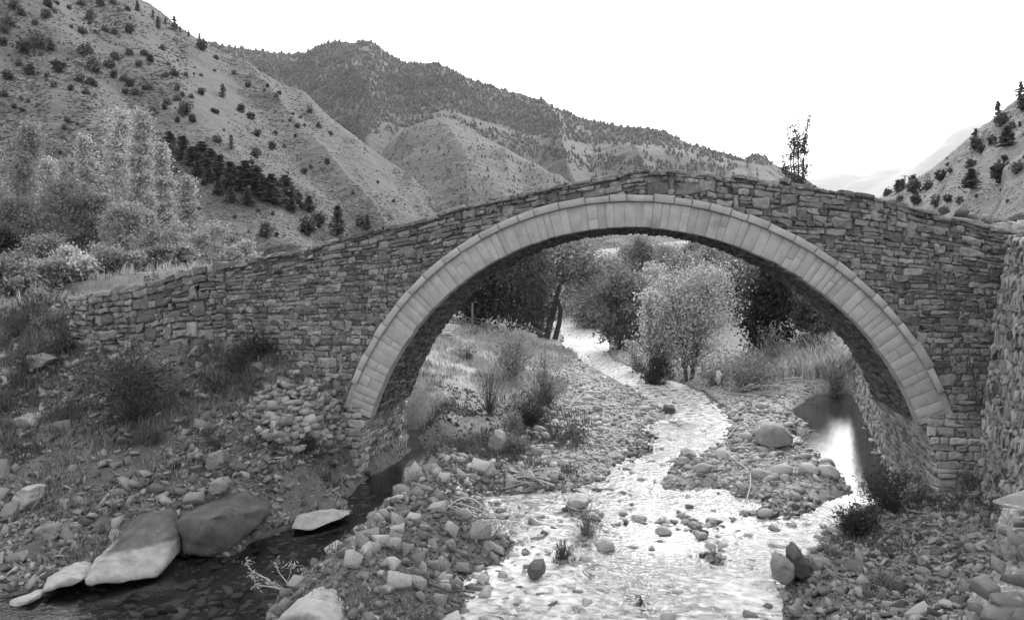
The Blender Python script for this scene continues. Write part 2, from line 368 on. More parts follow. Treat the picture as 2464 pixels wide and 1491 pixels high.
ys = np.r_[[-20 - c for c in grow(0, 22, 1.3, .5)][::-1], np.arange(-20, -11, .5), np.arange(-11, 8, .14), np.arange(8, 26, .3), grow(26, 60, 1.075, .3)]
GX, GY = np.meshgrid(xs, ys)
GZ, GT, _sd = ground(GX, GY, True)
far_ = np.clip((np.hypot(GX, GY) - 150) / 400, 0, 1); GZ = GZ * (1 - far_) + 3 * far_
nx, ny = len(xs), len(ys)
I = np.arange(nx * ny).reshape(ny, nx)
quad = np.stack([I[:-1, :-1], I[:-1, 1:], I[1:, 1:], I[1:, :-1]], -1).reshape(-1, 4)
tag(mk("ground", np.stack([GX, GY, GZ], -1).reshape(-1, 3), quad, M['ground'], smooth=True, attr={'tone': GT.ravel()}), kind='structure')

# water: one level sheet lying in the channels
wxs = np.linspace(-26, 14, 161); wys = np.r_[np.linspace(-18, 20, 153), np.linspace(20.5, 72, 60)]
WX, WY = np.meshgrid(wxs, wys)
dS = poly_sd(WX.ravel(), WY.ravel(), SIDE); 
pool = ((WX.ravel() > 4.6 + .06 * WY.ravel()) & (WY.ravel() > -.2))
chop = np.where(dS < .4, .05, np.where(pool, .045, np.clip(.46 + .55 * fbm(np.stack([WX.ravel(), WY.ravel() * .6, 0 * WX.ravel()], -1) * .55, 3, 66), .12, .85) ))
chop = np.where((WY.ravel() > 9) & ~pool, np.maximum(chop, .58), chop)
ch2 = chop.reshape(WX.shape).copy()
for _ in range(3):
    ch2[1:-1, 1:-1] = (ch2[1:-1, 1:-1] * 2 + ch2[:-2, 1:-1] + ch2[2:, 1:-1] + ch2[1:-1, :-2] + ch2[1:-1, 2:]) / 6
I = np.arange(WX.size).reshape(WX.shape)
quad = np.stack([I[:-1, :-1], I[:-1, 1:], I[1:, 1:], I[1:, :-1]], -1).reshape(-1, 4)
tag(mk("river_water", np.c_[WX.ravel(), WY.ravel(), 0 * WX.ravel()], quad, M['water'], smooth=True, attr={'chop': ch2.ravel()}), kind='structure')

# ------------------------------------------------------------------ hills
HILLS = {}
def hill(name, ridge, base, mat, n=(160, 90), amp=1.0, wl=20.0, bulge=.1, gully=0.0, seed=1, back=.6, octv=5):
    """a slope between a crest and a foot, each point at its own distance, with the far side behind it"""
    Rp = np.array([at_d(*p) for p in ridge]); Bp = np.array([at_d(*p) for p in base])
    def res(P, k):
        s = np.r_[0, np.cumsum(np.linalg.norm(np.diff(P, axis=0), axis=1))]; s /= s[-1]
        t = np.linspace(0, 1, k); return np.stack([np.interp(t, s, P[:, i]) for i in range(3)], -1)
    nu, nv = n; Rr = res(Rp, nu); Br = res(Bp, nu)
    v = np.linspace(0, 1, nv)[:, None, None]
    P = Br[None] * (1 - v) + Rr[None] * v
    P[..., 2] += bulge * np.sin(v[..., 0] * np.pi) * (Rr[None, :, 2] - Br[None, :, 2])
    nrm = np.cross(np.gradient(P, axis=1), np.gradient(P, axis=0)); nrm /= np.linalg.norm(nrm, axis=-1, keepdims=True) + 1e-9
    nrm *= np.sign((nrm @ np.array([0, -.5, 1.0])))[..., None]
    nz = fbm(P / wl, octv, seed)
    if gully:
        u = np.linspace(0, 1, nu)[None, :] + .03 * nz
        nz = nz + gully * (1 - np.abs(vnoise(np.stack([u * 14, .6 * v[..., 0] + 0 * u, 0 * u], -1), seed + 50)) * 2)
    fade = np.clip((1 - v[..., 0]) / .12, .15, 1)
    P = P + nrm * (amp * nz * fade)[..., None]
    away = Rr - CP; away[:, 2] = 0; away /= np.linalg.norm(away, axis=1, keepdims=True)
    hgt = np.maximum(Rr[:, 2] - Br[:, 2], 5)[:, None]
    bk = np.stack([Rr + away * hgt * back * k - np.array([0, 0, 1]) * hgt * (.25 * k + .25 * k * k) for k in (.3, .8, 1.5, 2)], 0)
    sk = (P[0] + away * 2 - np.array([0, 0, 1]) * 8)[None]
    P = np.concatenate([sk, P, bk], 0)
    nv2 = P.shape[0]; I = np.arange(nv2 * nu).reshape(nv2, nu)
    quad = np.stack([I[:-1, :-1], I[:-1, 1:], I[1:, 1:], I[1:, :-1]], -1).reshape(-1, 4)
    V = P.reshape(-1, 3)
    o = tag(mk(name, V, quad, mat, smooth=True), kind='structure')
    HILLS[o.name] = BVHTree.FromPolygons([Vector(p) for p in V], [tuple(int(i) for i in q) for q in quad])
    return o.name
def on_hill(h, px, py):
    d = ray(px, py); r = HILLS[h].ray_cast(Vector(CP), Vector(d / np.linalg.norm(d)))
    return None if r[0] is None else np.array(r[0])

H_LEFT = hill("hill", [(-700, -520, 330), (-300, -330, 310), (100, -130, 290), (322, 0, 270), (420, 58, 262), (500, 108, 255), (600, 158, 245), (660, 190, 240), (720, 225, 232), (800, 288, 222), (900, 362, 208), (985, 420, 195), (1050, 478, 182), (1085, 500, 175), (1110, 540, 168), (1125, 620, 160)],
              [(-700, 760, 62), (-300, 720, 62), (100, 690, 62), (300, 670, 64), (450, 655, 66), (600, 640, 70), (740, 620, 76), (860, 610, 84), (960, 610, 95), (1040, 620, 110), (1120, 660, 120)],
              M['hill'], n=(420, 240), amp=4.6, wl=38, bulge=.02, gully=.35, seed=11, octv=7)
H_MOUNT = hill("mountain", [(300, 60, 900), (420, 75, 880), (500, 102, 860), (560, 118, 850), (640, 128, 840), (720, 131, 830), (770, 120, 820), (800, 114, 812), (845, 108, 805), (882, 99, 800), (905, 108, 792), (935, 130, 780), (970, 152, 765), (1005, 153, 760), (1042, 151, 755), (1075, 165, 748), (1110, 184, 740), (1200, 212, 722), (1300, 246, 700), (1400, 281, 680), (1500, 306, 665), (1560, 313, 655), (1600, 325, 648), (1650, 345, 640), (1720, 362, 630), (1770, 380, 622), (1792, 386, 619), (1805, 377, 616), (1825, 376, 613), (1845, 391, 610), (1875, 412, 604), (1920, 440, 596), (1985, 472, 585), (2050, 510, 575)],
               [(300, 640, 330), (700, 640, 310), (1000, 640, 290), (1200, 640, 270), (1400, 640, 250), (1550, 640, 240), (1700, 640, 240), (1900, 640, 250), (2050, 640, 260)],
               M['mount'], n=(360, 200), amp=12, wl=100, bulge=.03, gully=.5, seed=23, octv=7)
H_SPUR = hill("hill", [(840, 560, 300), (880, 470, 340), (900, 400, 365), (930, 350, 385), (975, 310, 400), (1030, 290, 405), (1075, 283, 402), (1110, 296, 395), (1160, 327, 380), (1220, 360, 362), (1290, 396, 342), (1350, 430, 325), (1430, 470, 300), (1540, 530, 270), (1700, 570, 245), (1850, 640, 225)],
              [(780, 660, 230), (950, 655, 215), (1150, 650, 190), (1350, 650, 170), (1550, 655, 160), (1750, 660, 160), (1860, 680, 165)],
              M['mount'], n=(260, 150), amp=5.5, wl=50, bulge=.03, gully=.45, seed=31, octv=7)
H_RIGHT = hill("hill", [(2060, 520, 175), (2110, 480, 170), (2180, 448, 160), (2250, 402, 148), (2330, 330, 132), (2400, 277, 122), (2464, 228, 114), (2560, 150, 104), (2760, 20, 94), (3000, -120, 90)],
               [(2060, 600, 80), (2180, 580, 62), (2300, 560, 48), (2400, 552, 40), (2464, 548, 36), (2600, 560, 32), (2800, 580, 30), (3000, 600, 30)],
               M['scarp'], n=(240, 140), amp=1.7, wl=14, bulge=.02, gully=.25, seed=41, octv=7)
hill("mountain", [(1700, 520, 5000), (1850, 470, 5000), (1950, 428, 5000), (2040, 418, 5000), (2110, 428, 5000), (2140, 408, 5000), (2200, 394, 5000), (2230, 392, 5000), (2270, 370, 5000), (2330, 328, 5000), (2400, 285, 5000), (3800, 210, 5000), (2700, 60, 5000)],
     [(1700, 640, 3800), (2000, 640, 3800), (2300, 640, 3800), (2700, 640, 3800)], M['far'], n=(120, 60), amp=70, wl=500, gully=.5, seed=51)

# ------------------------------------------------------------------ the bridge
BW = 3.75                                      # its width
ARX = -.10                                     # arch axis
_ip = [(895, 992), (947, 876), (995, 797), (1084, 701), (1187, 630), (1317, 576), (1386, 560), (1495, 546), (1560, 547), (1622, 555), (1752, 584), (1858, 629), (1948, 683), (2023, 742), (2102, 824), (2147, 883), (2201, 989)]
_ip = np.array([at_y(*p)[[0, 2]] for p in _ip]); _th = np.arctan2(_ip[:, 1], _ip[:, 0] - ARX); _rr = np.hypot(_ip[:, 0] - ARX, _ip[:, 1])
_cf = np.polyfit(_th - np.pi / 2, _rr, 5)
def intr(th): r = np.polyval(_cf, th - np.pi / 2); return np.stack([ARX + r * np.cos(th), r * np.sin(th)], -1)
_tt = np.linspace(math.atan2(1.70, -6.99 - ARX), math.atan2(1.93, 6.66 - ARX), 400)
_ic = intr(_tt); _is = np.r_[0, np.cumsum(np.hypot(*np.diff(_ic, axis=0).T))]; ARC = _is[-1]
def arc(s, off=0.0):
    """point at arc length s along the underside, off metres out from it"""
    s = np.asarray(s, float)
    p = np.stack([np.interp(s, _is, _ic[:, i]) for i in (0, 1)], -1)
    a = np.stack([np.interp(s - .15, _is, _ic[:, i]) for i in (0, 1)], -1); b = np.stack([np.interp(s + .15, _is, _ic[:, i]) for i in (0, 1)], -1)
    t = b - a; t /= np.linalg.norm(t, axis=-1, keepdims=True) + 1e-9
    n = np.stack([-t[..., 1], t[..., 0]], -1)
    return p + n * np.asarray(off)[..., None], n
RT, HT = .62, .18                              # ring and hood thickness
_ext = arc(np.linspace(0, ARC, 300), np.full(300, RT + HT - .02))[0]
_eth = np.unwrap(np.arctan2(_ext[:, 1] - 1.0, _ext[:, 0] - ARX)); _er = np.hypot(_ext[:, 0] - ARX, _ext[:, 1] - 1.0)
_o = np.argsort(_eth); _eth, _er = _eth[_o], _er[_o]
def r_ext(th): return np.interp(th, _eth, _er)
_top = np.array([at_y(*p)[[0, 2]] for p in [(205, 716), (300, 703), (380, 692), (440, 664), (620, 629), (750, 594), (840, 572), (1000, 534), (1140, 492), (1320, 452), (1420, 434), (1500, 422), (1560, 412), (1600, 410), (1700, 417), (1800, 428), (1900, 442), (2100, 472), (2150, 489), (2230, 508), (2300, 524), (2400, 552), (2520, 572)]])
def topz(x): return np.interp(x, _top[:, 0], _top[:, 1])

def stone_patch(acc, poly, mapf, prot, rs, inset=.18, deep=.12, cen=None):
    """one stone: outline poly (n,2) in wall coordinates, standing prot out of the mortar"""
    n = len(poly); c = poly.mean(0)
    d = poly - c; size = np.abs(d).max(0)
    ins = np.minimum(.035, size * inset)
    inner = c + d * (1 - ins / (size + 1e-6)) + rs.normal(0, .004, (n, 2))
    w0 = np.full(n, -deep); w1 = prot * (.45 + .25 * rs.rand(n)); w2 = prot * (.85 + .3 * rs.rand(n)) + rs.normal(0, .005, n)
    core = c + d * .45 + rs.normal(0, .06, (n, 2)) * size; w3 = prot + rs.normal(0, .012, n)
    uv = np.r_[poly, poly, inner, core]; w = np.r_[w0, w1, w2, w3]
    V = mapf(uv[:, 0], uv[:, 1], w)
    i = np.arange(n); j = (i + 1) % n
    q = np.r_[np.c_[i, j, n + j, n + i], np.c_[n + i, n + j, 2 * n + j, 2 * n + i], np.c_[2 * n + i, 2 * n + j, 3 * n + j, 3 * n + i]]
    tri = np.c_[np.full(n - 2, 3 * n), 3 * n + np.arange(1, n - 1), 3 * n + np.arange(2, n)]
    acc.add(V, q, tri)
def outline(u0, u1, va, vb, rs, jit):
    """8-point outline of a roughly squared stone; va, vb = (left, right) heights of bed and top"""
    w = u1 - u0; h = min(vb[0] - va[0], vb[1] - va[1])
    cu = min(w, h) * .16
    P = []
    vl = lambda f: va[0] + (va[1] - va[0]) * f
    vt = lambda f: vb[0] + (vb[1] - vb[0]) * f
    f = cu / w
    k = rs.uniform(.3, 1.4, 4)
    P += [(u0 + cu * k[0], vl(f * k[0])), (u0 + w * .5, vl(.5)), (u1 - cu * k[1], vl(1 - f * k[1])), (u1, vl(1) + cu * k[1]), (u1, vt(1) - cu * k[2]),
          (u1 - cu * k[2], vt(1 - f * k[2])), (u0 + w * .5, vt(.5)), (u0 + cu * k[3], vt(f * k[3])), (u0, vt(0) - cu * k[3]), (u0, vl(0) + cu * k[0])]
    P = np.array(P); P += rs.normal(0, 1, P.shape) * jit * min(h, .25)
    return P
def courses(v0, v1, hmin, hmax, rs, skew=1.6):
    o = [v0]
    while o[-1] < v1 - hmin * .6: o.append(o[-1] + hmin + (hmax - hmin) * rs.rand() ** skew)
    return o

def face_map(y0=0.0):
    return lambda u, v, w: np.stack([u, y0 - w + 0 * u, v], -1)
bridge = tag(empty("stone_bridge", (0, 0, 0)), "old humpbacked bridge of dark rubble with one big pale arch over the river", "bridge")

# spandrel: courses level at the bottom, following the roadway at the top
def cz(c, x):
    tz = topz(x); c0 = 3.6; cm = 8.05
    t = np.clip((c - c0) / (cm - c0), 0, 1.2); sft = t ** 1.6
    return c + sft * (tz - cm)
def build_face(acc, xa, xb, cmin, cmax, hmin, hmax, lmin, lmax, rs, prot=.05, y0=0.0, jit=.07, cut_arch=True, gap=.012, wob=.05, hole=.0, tall=.16):
    cs = courses(cmin, cmax, hmin, hmax, rs); taken = []
    wb = lambda q, pz: wob * math.sin(q * 1.3 + pz) * (hmax + hmin) + wob * .9 * math.sin(q * 4.1 + pz * 2) * hmax
    for k_, (ca, cb) in enumerate(zip(cs[:-1], cs[1:])):
        x = xa - .2 * rs.rand(); nxt = []
        while x < xb:
            hit = [b for a_, b in taken if a_ - 1e-6 <= x < b - 1e-6]
            if hit: x = max(hit); continue
            loc = cz(cb, x) - cz(ca, x)
            L = lmin + (lmax - lmin) * rs.rand() ** 1.7; L = max(L, loc * .7)
            ahead = [a_ for a_, b in taken if a_ > x]
            if ahead:
                if min(ahead) - x < L + lmin * .6: L = min(ahead) - x
            u0, u1 = max(x, xa), min(x + L, xb); x += L
            if u1 - u0 < .05 or rs.rand() < hole: continue
            top = cb; parts = None
            if k_ + 2 < len(cs) and rs.rand() < (tall if loc > .09 else .5):
                top = cs[k_ + 2]; nxt.append((u0, u1)); parts = [(ca, top)]
            elif loc > .17 and rs.rand() < .4:
                m_ = ca + (cb - ca) * rs.uniform(.35, .65); parts = [(ca, m_), (m_, cb)]
            for pa, pb in parts or [(ca, cb)]:
                f = lambda c: np.array([cz(c, u0) + wb(u0, c), cz(c, u1) + wb(u1, c)])
                va, vb = f(pa) + gap * .5, f(pb) - gap * .5
                if (vb - va).min() < .03: continue
                P = outline(u0 + gap * .5, u1 - gap * .5, va, vb, rs, jit)
                if cut_arch:
                    dx, dz = P[:, 0] - ARX, P[:, 1] - 1.0
                    th = np.arctan2(dz, dx); th = np.where(th < -np.pi / 2, th + 2 * np.pi, th); r = np.hypot(dx, dz); re = r_ext(th)
                    inside = r < re
                    if inside.mean() > .6: continue
                    k = np.where(inside, re / np.maximum(r, .1), 1)
                    P = np.c_[ARX + dx * k, 1.0 + dz * k]
                    a2 = .5 * abs(np.sum(P[:, 0] * np.roll(P[:, 1], -1) - P[:, 1] * np.roll(P[:, 0], -1)))
                    if a2 < .006: continue
                stone_patch(acc, P, face_map(y0), prot * rs.uniform(.3, 1.6), rs)
        taken = nxt
rs = np.random.RandomState(3)
X_SPLIT = float(at_y(545, 760)[0])
a = Acc(); build_face(a, X_SPLIT, 9.6, -.3, 3.6, .065, .175, .12, .42, rs, prot=.036, jit=.10, gap=.008)
build_face(a, X_SPLIT, 9.6, 3.6, 6.6, .07, .19, .12, .46, rs, prot=.04, jit=.11, gap=.008)
build_face(a, X_SPLIT, 9.6, 6.6, 8.0, .11, .25, .16, .58, rs, prot=.06, jit=.12, gap=.010)
a.obj("spandrel_wall", M['stone'], bridge)
# capping stones lying loose along the edge
a = Acc(); x = X_SPLIT - .2
while x < 9.4:
    L = rs.uniform(.22, .65); h = rs.uniform(.05, .11)
    if rs.rand() < .9:
        z0 = topz(x) - .05; z1 = topz(x + L) - .05; tz = rs.normal(0, .025)
        for dy in (-.05, .0):
            pass
        mp_ = lambda u, v, w: np.stack([u, -.03 - w, v], -1)
        P = outline(x, x + L - .02, np.array([z0, z1]) - .02 + tz, np.array([z0 + h, z1 + h]) + tz, rs, .10)
        stone_patch(a, P, mp_, .09 * rs.uniform(.2, 1.3), rs, deep=rs.uniform(.3, .6))
    x += L
a.obj("capping", M['stone'], bridge)
# wing wall of bigger blocks, set forward
a = Acc(); xw = X_SPLIT
_cz_old = cz
def cz(c, x): return c + np.clip((c - 3.3) / (5.85 - 3.3), 0, 1.2) ** 1.3 * (topz(x) - 5.85 + .02)
build_face(a, -15.6, xw + .02, 2.6, 5.86, .19, .42, .2, .58, np.random.RandomState(8), prot=.08, y0=-.06, jit=.13, cut_arch=False, gap=.018, wob=.07, tall=.12)
x = -15.2
while x < xw:
    L = rs.uniform(.3, .7); h = rs.uniform(.1, .22); z0, z1 = topz(x) - .06, topz(x + L) - .06
    stone_patch(a, outline(x, x + L - .02, np.array([z0, z1]), np.array([z0 + h, z1 + h]), rs, .14), lambda u, v, w: np.stack([u, -.08 - w, v], -1), .08 * rs.uniform(.2, 1.4), rs, deep=.5)
    x += L
a.obj("wing_wall", M['wing'], bridge)
cz = _cz_old
# mortar core: front, top and back
a = Acc()
xs_ = np.linspace(-15.55, 9.6, 240)
zt = topz(xs_) - .04
zb = np.full(xs_.shape, -.5)
for i_, xx in enumerate(xs_):
    e = np.interp(xx, np.sort(_ext[:, 0]), _ext[np.argsort(_ext[:, 0]), 1]) if _ext[:, 0].min() < xx < _ext[:, 0].max() else None
    zb[i_] = (e - .08) if e is not None else -.5
fy = np.where(xs_ < X_SPLIT, -.04, .012)
n_ = len(xs_)
nzs = 14
tt_ = np.linspace(0, 1, nzs)[:, None]
zz = zb[None] * (1 - tt_) + zt[None] * tt_
FV = np.stack([xs_[None] + 0 * zz, fy[None] + .012 * fbm(np.stack([xs_[None] + 0 * zz, zz, 0 * zz], -1) * 4, 2, 4), zz], -1)
BV = np.stack([xs_[None] + 0 * zz, BW + 0 * zz, zz], -1)
I = np.arange(nzs * n_).reshape(nzs, n_); qf = np.stack([I[:-1, :-1], I[:-1, 1:], I[1:, 1:], I[1:, :-1]], -1).reshape(-1, 4)
a.add(FV, qf); a.add(BV, qf[:, ::-1])
a.obj("mortar_core", M['mortar'], bridge)
# roadway on top: rough cobbles between the edges
tr_ = np.linspace(0, 1, 10)[:, None]
RV = np.stack([xs_[None] + 0 * tr_, fy[None] * (1 - tr_) + BW * tr_, zt[None] - .02 - .10 * np.sin(tr_ * np.pi) + .05 * fbm(np.stack([xs_[None] + 0 * tr_, BW * tr_ + 0 * xs_[None], 0 * tr_ + 0 * xs_[None]], -1) * 2.5, 2, 8)], -1)
I = np.arange(10 * n_).reshape(10, n_)
mk("roadway", RV.reshape(-1, 3), np.stack([I[:-1, :-1], I[:-1, 1:], I[1:, 1:], I[1:, :-1]], -1).reshape(-1, 4), M['rough'], bridge, smooth=True)

# ring of voussoirs and the hood course over it
def block(acc, s0, s1, o0, o1, y0, y1, rs, jit=.004, cham=.007):
    """radial block with worn edges and a slightly uneven face"""
    k = 4
    e_ = min(.012, (s1 - s0) * .2); ss = np.array([s0, s0 + e_, s1 - e_, s1]); oo = np.array([o0, o0 + e_, o1 - e_, o1])
    SS, OO = np.meshgrid(ss, oo)
    e = np.minimum(np.minimum(SS - s0, s1 - SS) / max(s1 - s0, 1e-6), np.minimum(OO - o0, o1 - OO) / (o1 - o0))
    W_ = np.where(e < 1e-6, cham, 0) + rs.normal(0, jit, SS.shape)
    p, n_ = arc(SS, OO)
    F_ = np.stack([p[..., 0], y0 + W_, p[..., 1]], -1).reshape(-1, 3)
    ring_idx = [0, 1, 2, 3, 7, 11, 15, 14, 13, 12, 8, 4]
    Bk = F_[ring_idx].copy(); Bk[:, 1] = y1
    I = np.arange(16).reshape(4, 4); q = np.stack([I[:-1, :-1], I[:-1, 1:], I[1:, 1:], I[1:, :-1]], -1).reshape(-1, 4)
    r_ = np.array(ring_idx); b_ = 16 + np.arange(12); q2 = np.stack([r_, b_, np.roll(b_, -1), np.roll(r_, -1)], -1)
    acc.add(np.r_[F_, Bk], q, q2)
a = Acc(); s = 0.0; rs = np.random.RandomState(12)
while s < ARC - .05:
    L = min(rs.uniform(.14, .29), ARC - s)
    if ARC - s - L < .12: L = ARC - s
    g = .003; off = rs.normal(0, .007)
    steep = abs(s / ARC - .5) * 2
    if rs.rand() < .06 + .42 * steep ** 2:
        m_ = rs.uniform(.22, .42); d_ = rs.normal(0, .01)
        block(a, s + g, s + L - g, 0, m_ - .003, -.035 + off, .45, rs); block(a, s + g, s + L - g, m_ + .003, RT, -.035 + off + d_, .45, rs)
    else:
        block(a, s + g, s + L - g, rs.normal(0, .006), RT, -.035 + off, .45, rs)
    s += L
a.obj("voussoir_ring", M['ring'], bridge)
a = Acc(); s = .70; HE = ARC - .55
while s < HE - .05:
    L = min(rs.uniform(.32, .62), HE - s)
    if HE - s - L < .2: L = HE - s
    block(a, s + .007, s + L - .007, RT + .012, RT + HT + rs.normal(0, .014), -.115 + rs.normal(0, .012), .3, rs, cham=.012)
    s += L
a.obj("hood_course", M['ring'], bridge)
# joint mortar behind the ring face
ss = np.linspace(0, ARC, 160); V = np.concatenate([np.insert(arc(ss, np.full(160, o_))[0], 1, -.018, axis=1) for k, o_ in enumerate((.012, RT + HT - .03))])
i_ = np.arange(159); mk("joint_mortar", V, np.c_[i_, i_ + 1, 160 + i_ + 1, 160 + i_], M['joint'], bridge)
# underside: thin rubble laid along the barrel
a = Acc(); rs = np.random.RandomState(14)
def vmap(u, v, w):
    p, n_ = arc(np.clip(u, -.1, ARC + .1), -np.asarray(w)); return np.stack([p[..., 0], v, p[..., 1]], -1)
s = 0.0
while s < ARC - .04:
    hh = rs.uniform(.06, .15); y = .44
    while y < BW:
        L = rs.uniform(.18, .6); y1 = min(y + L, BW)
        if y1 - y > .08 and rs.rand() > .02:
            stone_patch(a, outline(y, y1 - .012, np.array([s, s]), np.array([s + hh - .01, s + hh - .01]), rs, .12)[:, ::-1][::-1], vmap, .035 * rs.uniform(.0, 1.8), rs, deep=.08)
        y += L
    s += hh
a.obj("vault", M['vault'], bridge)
ss = np.linspace(0, ARC, 120); yy = np.array([.40, BW]); V = np.concatenate([np.insert(arc(ss, np.full(120, .02))[0], 1, y_, axis=1) for y_ in yy])
i_ = np.arange(119); mk("vault_core", V, np.c_[i_, i_ + 1, 120 + i_ + 1, 120 + i_], M['mortar'], bridge)
# abutments below the springing, with a ledge and a putlog hole
def abutment(side):
    rs = np.random.RandomState(20 + side)
    if side < 0: xt, xb, zt_ = -7.02, -7.28, 1.70
    else: xt, xb, zt_ = 6.72, 7.12, 1.95
    sg = -side                                    # direction the inner face looks
    def mp_(u, v, w):
        f = np.clip(v / zt_, -.5, 1); return np.stack([xb + (xt - xb) * np.clip(f, 0, 1) ** 3 + sg * w, u, v], -1)
    a = Acc(); v = -.45
    while v < zt_ - .03:
        hh = min(rs.uniform(.08, .2), zt_ - v); y = .02
        while y < BW + (.0 if side < 0 else .15):
            L = rs.uniform(.16, .55)
            if not (1.9 < y + L / 2 < 2.3 and 1.05 < v + hh / 2 < 1.55):
                P = outline(y, y + L - .014, np.array([v, v]), np.array([v + hh - .012, v + hh - .012]), rs, .1)
                if side < 0: P = P[::-1]
                stone_patch(a, P if side > 0 else P, mp_, .04 * rs.uniform(.2, 1.6), rs)
            y += L
        v += hh
    # front face of the pier
    v = -.45
    wdt = .5 if side < 0 else 1.1; zf = zt_ + .3
    while v < zf - .02:
        hh = min(rs.uniform(.1, .26), zf - v); xo = 0 if v < zt_ - .1 else .12
        while xo < wdt:
            L = rs.uniform(.2, .5)
            f = np.clip((v + hh / 2) / zt_, 0, 1) ** 3; xe = xb + (xt - xb) * f
            u0, u1 = sorted((xe - sg * xo, xe - sg * (xo + L)))
            stone_patch(a, outline(u0 + .006, u1 - .006, np.array([v, v]), np.array([v + hh - .012] * 2), rs, .06), face_map(-.01), .04 * rs.uniform(.5, 1.3), rs)
            xo += L
        v += hh
    ab = a.obj("abutment", M['abut'], bridge)
    # solid core behind the facing
    zz = np.array([-.6, .3, .8, 1.2, 1.5, zt_ + .05]); f = np.clip(zz / zt_, 0, 1) ** 3; xi = xb + (xt - xb) * f - sg * .012
    V = []
    for x_, z_ in zip(xi, zz): V += [(x_, .02, z_), (x_, BW, z_), (x_ - sg * 1.2, BW, z_), (x_ - sg * 1.2, .02, z_)]
    q = []
    for k in range(len(zz) - 1):
        for m_ in range(4): q.append((4 * k + m_, 4 * k + (m_ + 1) % 4, 4 * k + 4 + (m_ + 1) % 4, 4 * k + 4 + m_))
    mk("abutment_core", np.array(V), np.array(q), M['mortar'], bridge)
abutment(-1); abutment(1)

# ------------------------------------------------------------------ retaining walls
def rubble_wall(name, fn, ulen, vlen, rs, label, mat, hmin=.12, hmax=.3, lmin=.1, lmax=.3, prot=.05, thick=.8, vfun=None, away=(1, 0, 0)):
    root = empty(name, fn(np.array([0.]), np.array([0.]), np.array([0.]))[0])
    base = np.array(root.location)
    a = Acc(); v = 0
    f2 = lambda u, v, w: fn(u, v, w) - base
    while v < vlen:
        hh = rs.uniform(hmin, hmax); u = -rs.rand() * .2
        while u < ulen:
            L = rs.uniform(lmin, lmax)
            if rs.rand() > .12 and u + L < ulen + .1:
                d = rs.normal(0, .05, 2)
                P = outline(u + .01, u + L - .015, np.array([v + d[0], v + d[1]]), np.array([v + hh - .02 + d[0], v + hh - .02 + d[1]]), rs, .15)
                stone_patch(a, P, f2, prot * rs.uniform(.1, 1.7), rs)
            u += L
        v += hh
    a.obj("facing", mat, root)
    nu, nv = max(2, int(ulen / .12)), max(2, int(vlen / .12))
    U, Vv = np.meshgrid(np.linspace(0, ulen, nu), np.linspace(-.4, vlen, nv))
    Wn = .045 * fbm(np.stack([U, Vv, 0 * U], -1) * 3, 3, 6)
    P0 = f2(U.ravel(), Vv.ravel(), Wn.ravel())
    I = np.arange(U.size).reshape(U.shape); q = np.stack([I[:-1, :-1], I[:-1, 1:], I[1:, 1:], I[1:, :-1]], -1).reshape(-1, 4)
    ac = Acc(); ac.add(P0, q)
    k = 12; ut = np.linspace(0, ulen, nu); Tp = np.stack([f2(ut, np.full(nu, vlen), np.full(nu, 0.0)) + np.array(away) * t * thick + np.array([0, 0, 1]) * .05 * fbm(np.stack([ut, 0 * ut + t, 0 * ut], -1) * 3, 2, 9)[:, None] for t in np.linspace(0, 1, k)], 0)
    I = np.arange(k * nu).reshape(k, nu); ac.add(Tp.reshape(-1, 3), np.stack([I[:-1, :-1], I[:-1, 1:], I[1:, 1:], I[1:, :-1]], -1).reshape(-1, 4))
    ac.obj("mortar", mat, root)
    tag(root, label, "wall"); return root
def near_wall(u, v, w):                            # from the bridge towards the camera, leaning back
    u, v, w = (np.asarray(q, float) for q in (u, v, w))
    return np.stack([7.88 + .085 * v - w + 0 * u + .02 * u, .0 - u, -.1 + v + 0 * u], -1)
rubble_wall("retaining_wall", near_wall, 9.0, 6.25, np.random.RandomState(31), "pale rough mortared retaining wall running forward from the right end of the bridge", M['rough'], lmin=.05, lmax=.15, hmin=.10, hmax=.34, prot=.06, thick=.7)
def far_wall(u, v, w):
    u, v, w = (np.asarray(q, float) for q in (u, v, w))
    y = 3.95 + u; return np.stack([7.12 + u * .185 + .10 * v - w, y + 0 * v, -.4 + v + 0 * u], -1)
rubble_wall("retaining_wall", far_wall, 17.0, 4.3, np.random.RandomState(33), "pale river wall seen under the arch upstream of the right abutment", M['rough'], lmin=.12, lmax=.34, hmin=.14, hmax=.36, prot=.06)
def road_wall(u, v, w):
    u, v, w = (np.asarray(q, float) for q in (u, v, w))
    return np.stack([11.0 + u + 0 * v, 9.0 - .25 * u + 0 * v - w, 5.75 + v + 0 * u], -1)
rubble_wall("roadside_wall", road_wall, 9.0, 1.35, np.random.RandomState(35), "low pale stone wall beside the road beyond the right end of the bridge", M['rough'], lmin=.15, lmax=.35, prot=.04, away=(0, 1, 0))

